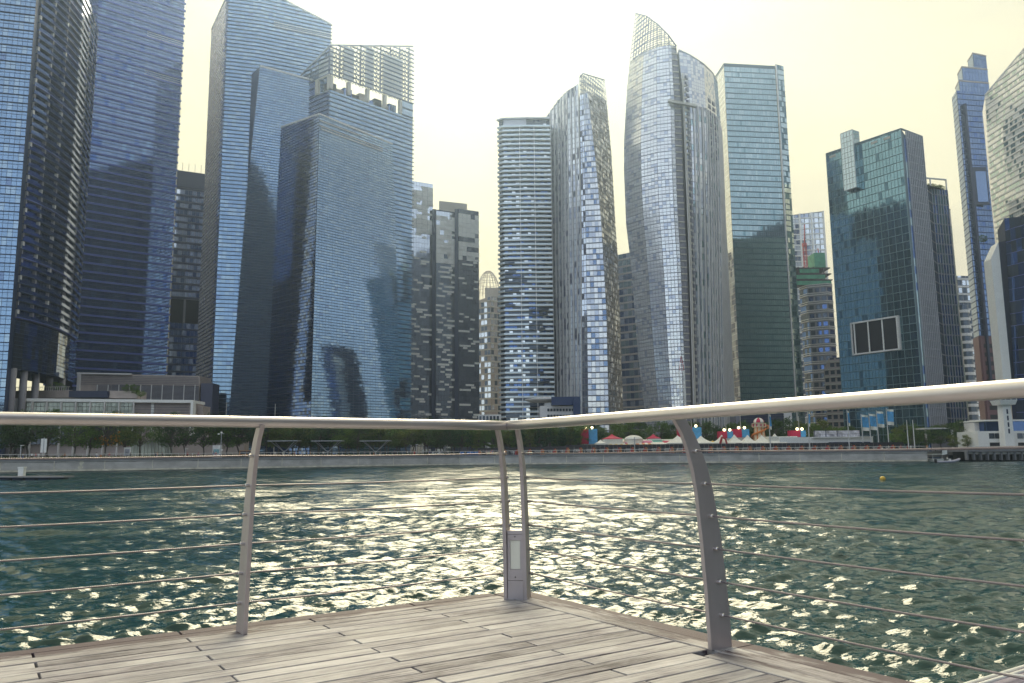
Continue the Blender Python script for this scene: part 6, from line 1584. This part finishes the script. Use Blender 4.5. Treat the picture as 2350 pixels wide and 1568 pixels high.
# notice board at left
Y = qY(290)+7; X = xat(291, Y); t_ = thing('poster_stand', 'white poster stand with a grey portrait print near the glass hall', 'sign', (X, Y, 2.7)); m = MB(); m.box(X-.8, X+.8, Y, Y+.2, 3.0, 5.6); m.done('board', M_WHITE, t_); m = MB(); m.box(X-.6, X+.6, Y-.03, Y, 3.4, 5.2); m.done('print', MURAL, t_)
# cars
def car(label, px, c, Y, van=False, L=4.4):
    X = xat(px, Y); t_ = thing('parked_car' if not van else 'parked_van', label, 'van' if van else 'car', (X, Y, 2.7)); H_ = 1.95 if van else 1.45
    prof = [(-L/2, .35), (-L/2, .85), (-L/2+.2, .95)] + ([(-L/2+.5, H_), (L/2-.9, H_), (L/2-.35, 1.05)] if van else [(-L/2+.75, .98), (-L/2+1.2, H_), (L/2-1.7, H_), (L/2-1.0, .98)]) + [(L/2-.05, .85), (L/2, .6), (L/2, .35)]
    n = len(prof); V = [(X+x, Y-.85, 2.7+z) for x, z in prof]+[(X+x, Y+.85, 2.7+z) for x, z in prof]; F = [tuple(range(n))[::-1], tuple(range(n, 2*n))]+[(i, (i+1) % n, n+(i+1) % n, n+i) for i in range(n)]
    mesh_obj('body', V, F, c, t_)
    for x in (-L/2+.85, L/2-.85):
        m = MB(); m.tube([(X+x, Y-.9, 3.02), (X+x, Y-.7, 3.02)], .33, 14); w_ = m.done('wheel', DARK, t_)
        m = MB(); m.tube([(X+x, Y-.92, 3.02), (X+x, Y-.9, 3.02)], .19, 10); m.done('rim', M_LGT, t_)
    xs = (-L/2+.65, L/2-1.0) if van else (-L/2+1.15, L/2-1.55)
    for a_, b_ in ((xs[0], (xs[0]+xs[1])/2-.05), ((xs[0]+xs[1])/2+.05, xs[1])): m = MB(); m.box(X+a_, X+b_, Y-.875, Y-.85, 2.7+1.0, 2.7+H_-.12); m.done('side_window', G_DARK, t_)
car('white car parked under the trees behind the quay railing', 1003, mat('white car paint', (.7, .7, .7), .3, .1), qY(1003)+9); car('silver blue car parked under the trees near the middle', 1204, mat('blue grey car paint', (.25, .35, .5), .3, .4), qY(1204)+9)
car('orange van with yellow roof parked behind the left rail post', 570, mat('orange van paint', (.55, .22, .03), .35, .1), qY(570)+8, True, 5.0)
for i, px in enumerate((1060, 1076, 1082, 1093)):
    Y = qY(px)+2.5; X = xat(px, Y); t_ = thing('barrier_board', 'blue barrier board by the quay railing, %s of the four' % ['leftmost', 'second', 'third', 'rightmost'][i], 'barrier', (X, Y, 2.7), 0, 'blue barrier boards'); m = MB(); m.box(X-.6, X+.6, Y, Y+.08, 2.8, 3.9); m.done('board', mat('blue barrier paint', (.04, .14, .45), .5) if i == 0 else bpy.data.materials['blue barrier paint'], t_); m = MB(); m.box(X-.55, X-.45, Y+.08, Y+.4, 2.7, 3.5); m.box(X+.45, X+.55, Y+.08, Y+.4, 2.7, 3.5); m.done('foot', DARK, t_)
for i, px in enumerate((857, 958)):
    Y = qY(px)+6; X = xat(px, Y)
    if px == 958: 
        X = xat(1052-390+0*1, Y) if False else X

# people -------------------------------------------------------------
SKIN = mat('skin', (.34, .20, .14), .6)
def person_mesh(pose, seed):
    me = bpy.data.meshes.new('p'); st = {'walk': .22, 'stand': .06, 'sit': .0}[pose]
    J = {'pel': (0, 0, .95), 'chest': (0, 0, 1.28), 'neck': (0, 0, 1.47), 'head': (0, -.01, 1.62), 'top': (0, 0, 1.74)}
    for s_, q in ((-1, 'l'), (1, 'r')):
        f = st*s_; J['hip'+q] = (.10*s_, 0, .90); J['knee'+q] = (.11*s_, f*.6-.04, .50); J['ank'+q] = (.11*s_, f*1.2+.02, .09); J['toe'+q] = (.12*s_, f*1.2-.15, .04)
        J['sh'+q] = (.19*s_, 0, 1.40); J['el'+q] = (.25*s_, -f*.6+.03, 1.12); J['ha'+q] = (.24*s_, -f*1.3-.08, .88)
    if pose == 'sit':
        for s_, q in ((-1, 'l'), (1, 'r')): J['knee'+q] = (.12*s_, -.42, .93); J['ank'+q] = (.12*s_, -.45, .5); J['toe'+q] = (.12*s_, -.6, .46); J['ha'+q] = (.15*s_, -.3, 1.0)
    nm = list(J); E_ = [('pel', 'chest'), ('chest', 'neck'), ('neck', 'head'), ('head', 'top')]
    for q in 'lr': E_ += [('pel', 'hip'+q), ('hip'+q, 'knee'+q), ('knee'+q, 'ank'+q), ('ank'+q, 'toe'+q), ('chest', 'sh'+q), ('sh'+q, 'el'+q), ('el'+q, 'ha'+q)]
    me.from_pydata([J[k_] for k_ in nm], [(nm.index(a_), nm.index(b_)) for a_, b_ in E_], []); o = bpy.data.objects.new('p', me); COL.objects.link(o)
    sk_ = o.modifiers.new('s', 'SKIN'); RR = {'pel': .13, 'chest': .14, 'neck': .055, 'head': .10, 'top': .07, 'hip': .09, 'knee': .06, 'ank': .04, 'toe': .035, 'sh': .06, 'el': .043, 'ha': .035}
    for i, k_ in enumerate(nm):
        r_ = RR.get(k_, RR.get(k_[:-1], .05)); me.skin_vertices[0].data[i].radius = (r_, r_*(.8 if k_ in ('pel', 'chest') else 1)); me.skin_vertices[0].data[i].use_root = (k_ == 'pel')
    o.modifiers.new('u', 'SUBSURF').levels = 1; dg = bpy.context.evaluated_depsgraph_get(); r = bpy.data.meshes.new_from_object(o.evaluated_get(dg)); bpy.data.objects.remove(o); r.name = 'person'
    return r
PM = {p_: person_mesh(p_, 1) for p_ in ('walk', 'stand', 'sit')}
CL = {n_: mat(n_+' cloth', c_, .8, var=.08) for n_, c_ in (('white', (.7, .7, .68)), ('black', (.03, .03, .035)), ('red', (.45, .05, .05)), ('blue', (.06, .10, .3)), ('grey', (.25, .25, .26)), ('orange', (.5, .2, .06)), ('dark blue', (.03, .045, .09)))}
HAIR = mat('dark hair', (.02, .015, .012), .6)
pc_ = {}
def person(px, dy, pose, top_, leg, rz, z=2.7, label=None, X=None, Y=None, par=None):
    key = (pose, top_, leg)
    if key not in pc_:
        me = PM[pose].copy(); me.name = 'person'; me.materials.clear()
        for m_ in (SKIN, CL[top_], CL[leg], HAIR): me.materials.append(m_)
        for p_ in me.polygons:
            c = p_.center
            p_.material_index = 3 if (c.z > 1.6 and (c.y > -.03 or c.z > 1.7)) else (0 if c.z > 1.46 else (1 if c.z > .98 and not (abs(c.x) > .2 and c.z < 1.1) else (0 if abs(c.x) > .19 and c.z > .8 else (2 if c.z > .08 else 3)))); p_.use_smooth = True
        pc_[key] = me
    if Y is None: Y = qY(px)+dy; X = xat(px, Y)
    o = bpy.data.objects.new('person', pc_[key]); COL.objects.link(o); o.location = (X, Y, z); o.rotation_euler = (0, 0, rz); prop(o, label, 'person')
    o['group'] = 'people on the far promenade'; return o
pl_ = [(52, 2, 'stand', 'grey', 'blue', 'beside the short lamp post at far left'), (72, 2, 'walk', 'white', 'black', 'left of the twin banner pole'), (98, 1.5, 'stand', 'white', 'black', 'leaning forward near the banner pole'), (81, 2, 'walk', 'red', 'grey', 'with pale trousers left of the banner pole'), (88, 2.2, 'walk', 'white', 'white', 'right beside the one in red'), (130, 3, 'sit', 'grey', 'black', 'sitting under the dark trees'), (148, 2, 'walk', 'orange', 'black', 'under the dark trees'), (221, 1.5, 'stand', 'white', 'blue', 'at the railing below the tree with orange leaves'), (231, 1.2, 'sit', 'orange', 'black', 'bending at the railing below the tree with orange leaves'), (250, 2, 'walk', 'red', 'grey', 'left of the poster stand'), (299, 2, 'walk', 'black', 'black', 'right of the poster stand'), (357, 2, 'walk', 'dark blue', 'dark blue', 'left one in front of the beige hall'), (360.5, 2.4, 'walk', 'orange', 'grey', 'close behind the one in front of the beige hall'), (372, 2, 'stand', 'black', 'black', 'standing alone against the beige hall'), (430, 1.6, 'walk', 'red', 'black', 'left of the camera pole'), (441, 1.6, 'stand', 'white', 'black', 'crouching left of the camera pole'), (455, 2, 'stand', 'red', 'blue', 'in red between the tree and the camera pole'), (489, 2, 'walk', 'blue', 'white', 'left of the information pillar'), (495, 1.5, 'walk', 'red', 'grey', 'in front of the information pillar'), (631, 2, 'walk', 'white', 'grey', 'left of the first canopy mast'), (649, 2.1, 'stand', 'white', 'white', 'next to the first canopy mast'), (663, 1.5, 'sit', 'grey', 'black', 'sitting right of the first canopy mast'), (676, 2, 'walk', 'red', 'black', 'right of the first canopy'), (694, 2, 'walk', 'white', 'blue', 'between the first two canopies'), (712, 1.8, 'stand', 'orange', 'grey', 'between the first two canopies, further right'), (742, 1.6, 'walk', 'white', 'dark blue', 'left of the middle canopy mast'), (768, 1.6, 'sit', 'blue', 'black', 'sitting right of the middle canopy mast'), (836, 2, 'walk', 'dark blue', 'black', 'left of the right canopy mast'), (849, 1.7, 'sit', 'white', 'red', 'left beside the right canopy mast'), (858, 1.4, 'sit', 'orange', 'black', 'sitting at the foot of the right canopy'), (872, 1.6, 'sit', 'white', 'grey', 'right beside the foot of the right canopy'), (905, 2, 'walk', 'dark blue', 'black', 'under the trees right of the canopies'), (935, 1.8, 'walk', 'white', 'black', 'left of the white parked car'), (944, 2, 'stand', 'grey', 'black', 'just left of the white parked car'), (951, 1.6, 'walk', 'red', 'red', 'in red beside the white parked car'), (986, 2, 'walk', 'blue', 'black', 'in front of the white parked car'), (1028, 2, 'stand', 'white', 'dark blue', 'right of the white parked car'), (1042, 2, 'walk', 'black', 'grey', 'left of the blue barrier boards'), (1102, 1.6, 'walk', 'orange', 'orange', 'in orange right of the blue boards'), (1110, 1.6, 'walk', 'black', 'black', 'in black in front of the hoarding start'), (1117, 2, 'walk', 'red', 'red', 'in red near the corner posts'), (1131, 1.6, 'stand', 'blue', 'blue', 'in blue left of the corner posts'), (1324, 1.6, 'stand', 'white', 'black', 'in white left of the large banner box'), (1329, 1.6, 'walk', 'white', 'grey', 'walking below the large banner box'), (1362, 1.6, 'walk', 'white', 'black', 'in white right of the large banner box'), (1370, 1.6, 'stand', 'grey', 'black', 'in grey right of the large banner box'), (1413, 1.6, 'stand', 'red', 'black', 'in red below the left red tent'), (1555, 1.6, 'walk', 'white', 'grey', 'left of the right curved post'), (1658, 1.6, 'walk', 'grey', 'black', 'below the pagoda tents'), (1876, 1.6, 'stand', 'grey', 'black', 'below the mural screen'), (2025, 1.6, 'sit', 'white', 'red', 'in front of the tall flags'), (2040, 1.6, 'stand', 'white', 'grey', 'under the rightmost tall flag'), (2068, 1.6, 'walk', 'red', 'black', 'in red left of the thin poles'), (2083, 1.6, 'walk', 'red', 'red', 'in red at the foot of the thin poles'), (2091, 1.6, 'stand', 'white', 'white', 'in white between the thin poles'), (2128, 1.6, 'walk', 'orange', 'white', 'near the right end of the quay')]
for i, (px, dy, po, a_, b_, w_) in enumerate(pl_):
    person(px, dy, po, a_, b_, rt.choice([1.3, -1.4, 0, 3.1, 1.7]), z=2.72 if po != 'sit' else 2.35, label='person in %s and %s %s' % (a_, b_, w_))

# ------------------------------------------------------------------ white pier building and pier
Y = 212; t = Tower('pier_building', 'white two storey pier building with long dark windows at the right edge', 'building', xat(2290, Y), Y)
fl(2245, 2420, 990, 1026, Y, M_WHITE, 'wall', 10); fl(2262, 2420, 966, 989.9, Y+3, G_NAVY2, 'upper_glazing', 6); fl(2258, 2420, 963.5, 967, Y+1.5, M_WHITE, 'roof', 12); fl(2236, 2262, 990, 996, Y+4, M_WHITE, 'balcony', 6); fl(2238, 2262, 996, 1026, Y+5, M_LGT, 'side_wall', 6); fl(2236, 2258, 970, 990, Y+6, M_LGT, 'side_wall', 5)
for p0 in (2270, 2283.5, 2297, 2335, 2349): fl(p0, p0+12.6, 994.5, 1007, Y-.06, G_DARK, 'window', .1)
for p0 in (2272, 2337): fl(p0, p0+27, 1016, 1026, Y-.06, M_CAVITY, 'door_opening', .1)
for p0 in (2245, 2252): fl(p0, p0+4, 1000, 1010, Y+4.9, G_DARK, 'window', .1)
t.finish()
t = Tower('lookout_tower', 'white pier lookout tower with a flared glazed cabin at its top', 'tower', xat(2318, 208), 208)
Y = 208; X = xat(2320, Y); zc_ = zq(2320, 929, Y); zk = zq(2320, 918, Y); zt_ = zq(2320, 905, Y)
Vv = [(X-1.25, Y, 2.7), (X+1.25, Y, 2.7), (X+1.25, Y+2.5, 2.7), (X-1.25, Y+2.5, 2.7), (X-1.05, Y, zc_), (X+1.05, Y, zc_), (X+1.05, Y+2.3, zc_), (X-1.05, Y+2.3, zc_)]
BOXF = [(3, 2, 1, 0), (4, 5, 6, 7), (0, 1, 5, 4), (1, 2, 6, 5), (2, 3, 7, 6), (3, 0, 4, 7)]
mesh_obj('shaft', Vv, BOXF, M_WHITE, t.t)
Vv = [(X-1.9, Y-.7, zc_), (X+1.9, Y-.7, zc_), (X+1.9, Y+3, zc_), (X-1.9, Y+3, zc_), (X-2.3, Y-1.1, zk), (X+2.3, Y-1.1, zk), (X+2.3, Y+3.4, zk), (X-2.3, Y+3.4, zk)]
mesh_obj('cabin_base', Vv, BOXF, M_WHITE, t.t); m = MB(); m.box(X-2.1, X+2.1, Y-.9, Y+3.2, zk, zt_-.3); m.done('cabin_window', G_NAVY2, t.t); m = MB(); m.box(X-2.5, X+2.5, Y-1.3, Y+3.6, zt_-.3, zt_); m.done('cabin_roof', M_WHITE, t.t)
m = MB()
for x in (-2.1, -.7, .7, 2.1): m.box(X+x-.08, X+x+.08, Y-1.0, Y-.9, zk, zt_-.3)
m.done('mullion', M_WHITE, t.t)
for yy in (945, 960, 975, 990): z = zq(2320, yy, Y); m = MB(); m.box(X-.2, X+.2, Y-.05, Y+.05, z-.55, z+.65); m.done('slit_window', M_DK, t.t)
t.finish()
t = Tower('entrance_block', 'glass entrance canopy with a stone base at the foot of the dark teal tower', 'building', xat(2160, 240), 240)
fl(2125, 2188, 982, 985, 236, M_LGT, 'canopy', 8); fl(2156, 2188, 985, 1000, 237, G_DKTEAL, 'glazing', 5); fl(2160, 2190, 1000, 1030, 237, M_GREYC, 'wall', 5); fl(2171, 2184, 1004, 1014, 236.8, M_CAVITY, 'opening', .1); fl(2186, 2189, 985, 1030, 236, M_LGT, 'column', .8); fl(2126, 2128.5, 985, 1030, 236, M_LGT, 'column', .8)
t.finish()
Y = 204; t = Tower('pier', 'concrete pier deck on square piles with railing, right of the quay wall end', 'pier', xat(2290, Y), Y)
PL = mat('pier concrete', (.20, .20, .22), .85, var=.2, scale=.5)
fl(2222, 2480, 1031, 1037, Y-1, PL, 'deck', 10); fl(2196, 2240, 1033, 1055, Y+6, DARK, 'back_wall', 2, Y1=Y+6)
for i in range(12): p0 = 2220+i*15.7; fl(p0, p0+2.6, 1037, 1056, Y-.7, PL, 'pile', 1.2); fl(p0+2.8, p0+15, 1038, 1042, Y-.2, M_LGT, 'fender_beam', .6)
for i in range(36): p0 = 2222+i*5; fl(p0, p0+.5, 1025, 1031, Y-.9, M_LGT, 'rail_post', .05)
fl(2222, 2400, 1024.6, 1025.5, Y-.9, M_LGT, 'rail_bar', .05); fl(2140, 2240, 1029, 1031, Y+10, M_GREYC, 'walkway', 2)
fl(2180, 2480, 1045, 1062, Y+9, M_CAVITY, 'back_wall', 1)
t.finish()
# far quay wall behind the boats
# dinghy with its driver
Y = 186; c = Vector(ony(2176, 1063, Y)); c.z = 0; t_ = thing('inflatable_boat', 'grey inflatable dinghy with an outboard motor heading right past the quay end', 'boat', (c.x, c.y, 0)); RUB = mat('grey inflatable rubber', (.28, .29, .38), .5); L = 5.4
for s_ in (-1, 1): m = MB(); m.tube([(c.x-L/2, Y+s_*.75, .28), (c.x+L*.15, Y+s_*.75, .32), (c.x+L*.38, Y+s_*.5, .6), (c.x+L/2, Y+s_*.05, .95)], [.24, .26, .25, .2], 10); m.done('side_tube', RUB, t_, smooth=True)
m = MB(); m.prism([(c.x-L/2+.2, Y-.7), (c.x+L*.25, Y-.7), (c.x+L*.45, Y), (c.x+L*.25, Y+.7), (c.x-L/2+.2, Y+.7)], .02, .2); m.done('floor', PL, t_)
m = MB(); m.box(c.x-L/2-.35, c.x-L/2+.1, Y-.2, Y+.2, .1, .95); m.box(c.x-L/2-.3, c.x-L/2-.15, Y-.08, Y+.08, -.3, .1); m.done('outboard_motor', DARK, t_)
m = MB(); m.box(c.x+.1, c.x+.6, Y-.3, Y+.3, .2, 1.0); m.done('console', M_WHITE, t_)
p = person(0, 0, 'sit', 'white', 'dark blue', rad(90), z=-.15, label='person in white and red driving the grey inflatable dinghy', X=c.x-.15, Y=Y-.05); del p['group']
p = t_2 = thing('signal_flag', 'white signal flag on a thin staff standing in the dinghy', 'flag', (c.x+.3, Y+.25, .2)); m = MB(); m.tube([(c.x+.3, Y+.25, .2), (c.x+.15, Y+.25, 3.1)], .035, 5); m.done('staff', DARK, p); m = MB(); m.add([(c.x+.15, Y+.25, 3.05), (c.x-1.05, Y+.2, 2.85), (c.x-1.0, Y+.3, 1.85), (c.x+.2, Y+.25, 2.05), (c.x+.15, Y+.28, 3.05), (c.x-1.05, Y+.23, 2.85), (c.x-1.0, Y+.33, 1.85), (c.x+.2, Y+.28, 2.05)], [(0, 1, 2, 3), (7, 6, 5, 4), (0, 4, 5, 1), (1, 5, 6, 2), (2, 6, 7, 3), (3, 7, 4, 0)]); m.done('cloth', M_WHITE, p)
# moored motor boat
Y = 205; X = xat(2148, Y); t_ = thing('motor_boat', 'small white motor boat with a canvas top moored behind the quay end', 'boat', (X, Y, 0)); m = MB()
prof = [(-1.3, 0.0), (1.3, 0.0), (1.6, .75), (-1.6, .75)]; V = [(X+x*.85, Y-1.0+(0 if z else .3), z) for x, z in prof]+[(X+x*.8, Y+2.6, z+.2) for x, z in prof]
m.add(V, [(0, 1, 2, 3), (7, 6, 5, 4), (0, 4, 5, 1), (1, 5, 6, 2), (2, 6, 7, 3), (3, 7, 4, 0)]); m.done('hull', M_WHITE, t_); m = MB(); m.box(X-1.1, X+1.1, Y, Y+1.6, .8, 1.35); m.done('windscreen', G_DARK, t_); m = MB(); m.box(X-1.35, X+1.35, Y-.6, Y+1.8, 1.9, 2.05); m.done('canvas_top', C_WHITE, t_)
for sx in (-1.2, 1.2): m = MB(); m.tube([(X+sx, Y-.5, .8), (X+sx, Y-.5, 1.9)], .04, 5); m.done('top_post', M_LGT, t_)
# buoy
p = Vector(onz(2026, 1104, 0)); t_ = thing('buoy', 'round yellow buoy floating on the right part of the bay', 'buoy', (p.x, p.y, 0)); m = MB(); r_ = 6.3*p.y/1840; m.lathe((p.x, p.y, -r_*.3), [(r_*math.sin(a_), r_*(1-math.cos(a_))) for a_ in np.linspace(.15, 3.0, 12)], 20); m.done('float', mat('yellow buoy plastic', (.60, .38, .05), .5), t_, smooth=True); m = MB(); m.lathe((p.x, p.y, r_*1.65), [(r_*.18, 0), (r_*.18, r_*.14)], 10); m.done('eyelet', M_DK, t_)
# pontoon with white post at the left
a_ = Vector(onz(145, 1104, 0)); b_ = Vector(onz(-60, 1104, 0)); t_ = thing('floating_pontoon', 'dark low floating pontoon with a white post near the left edge', 'pontoon', (a_.x, a_.y, 0)); m = MB(); m.prism([(b_.x, b_.y), (a_.x, a_.y), (a_.x+.3, a_.y+2.2), (b_.x, b_.y+2.2)], .42, .62); m.done('deck', PL, t_)
m = MB()
for i in range(7): u = i/7; q = b_.lerp(a_, u); m.box(q.x, q.x+1.4, q.y+.25, q.y+2, -.2, .42)
m.done('float', M_DK, t_); q = Vector(onz(37, 1103, 0)); m = MB(); m.box(q.x-.38, q.x+.38, q.y+.9, q.y+1.5, .6, .6+18*q.y/1840); m.done('post', M_WHITE, t_)
m = MB(); m.box(q.x-.44, q.x+.44, q.y+.84, q.y+1.56, .6+17.5*q.y/1840, .75+18*q.y/1840); m.done('post_cap', M_WHITE, t_)

# ------------------------------------------------------------------ haze
def haze():
    m = bpy.data.materials.new('haze'); m.use_nodes = True; t = m.node_tree; t.nodes.remove(t.nodes['Principled BSDF'])
    v = t.nodes.new('ShaderNodeVolumePrincipled'); v.inputs['Color'].default_value = (.52, .70, 1.0, 1); v.inputs['Density'].default_value = HAZE_D; v.inputs['Anisotropy'].default_value = .80
    t.links.new(v.outputs[0], t.nodes['Material Output'].inputs['Volume'])
    s = MB(); s.box(-520, 520, -420, 620, -2.5, 300); o = s.done('haze', m, kind='stuff'); prop(o, 'thin warm haze over the bay', 'haze')
HAZE_D = .00040
haze()
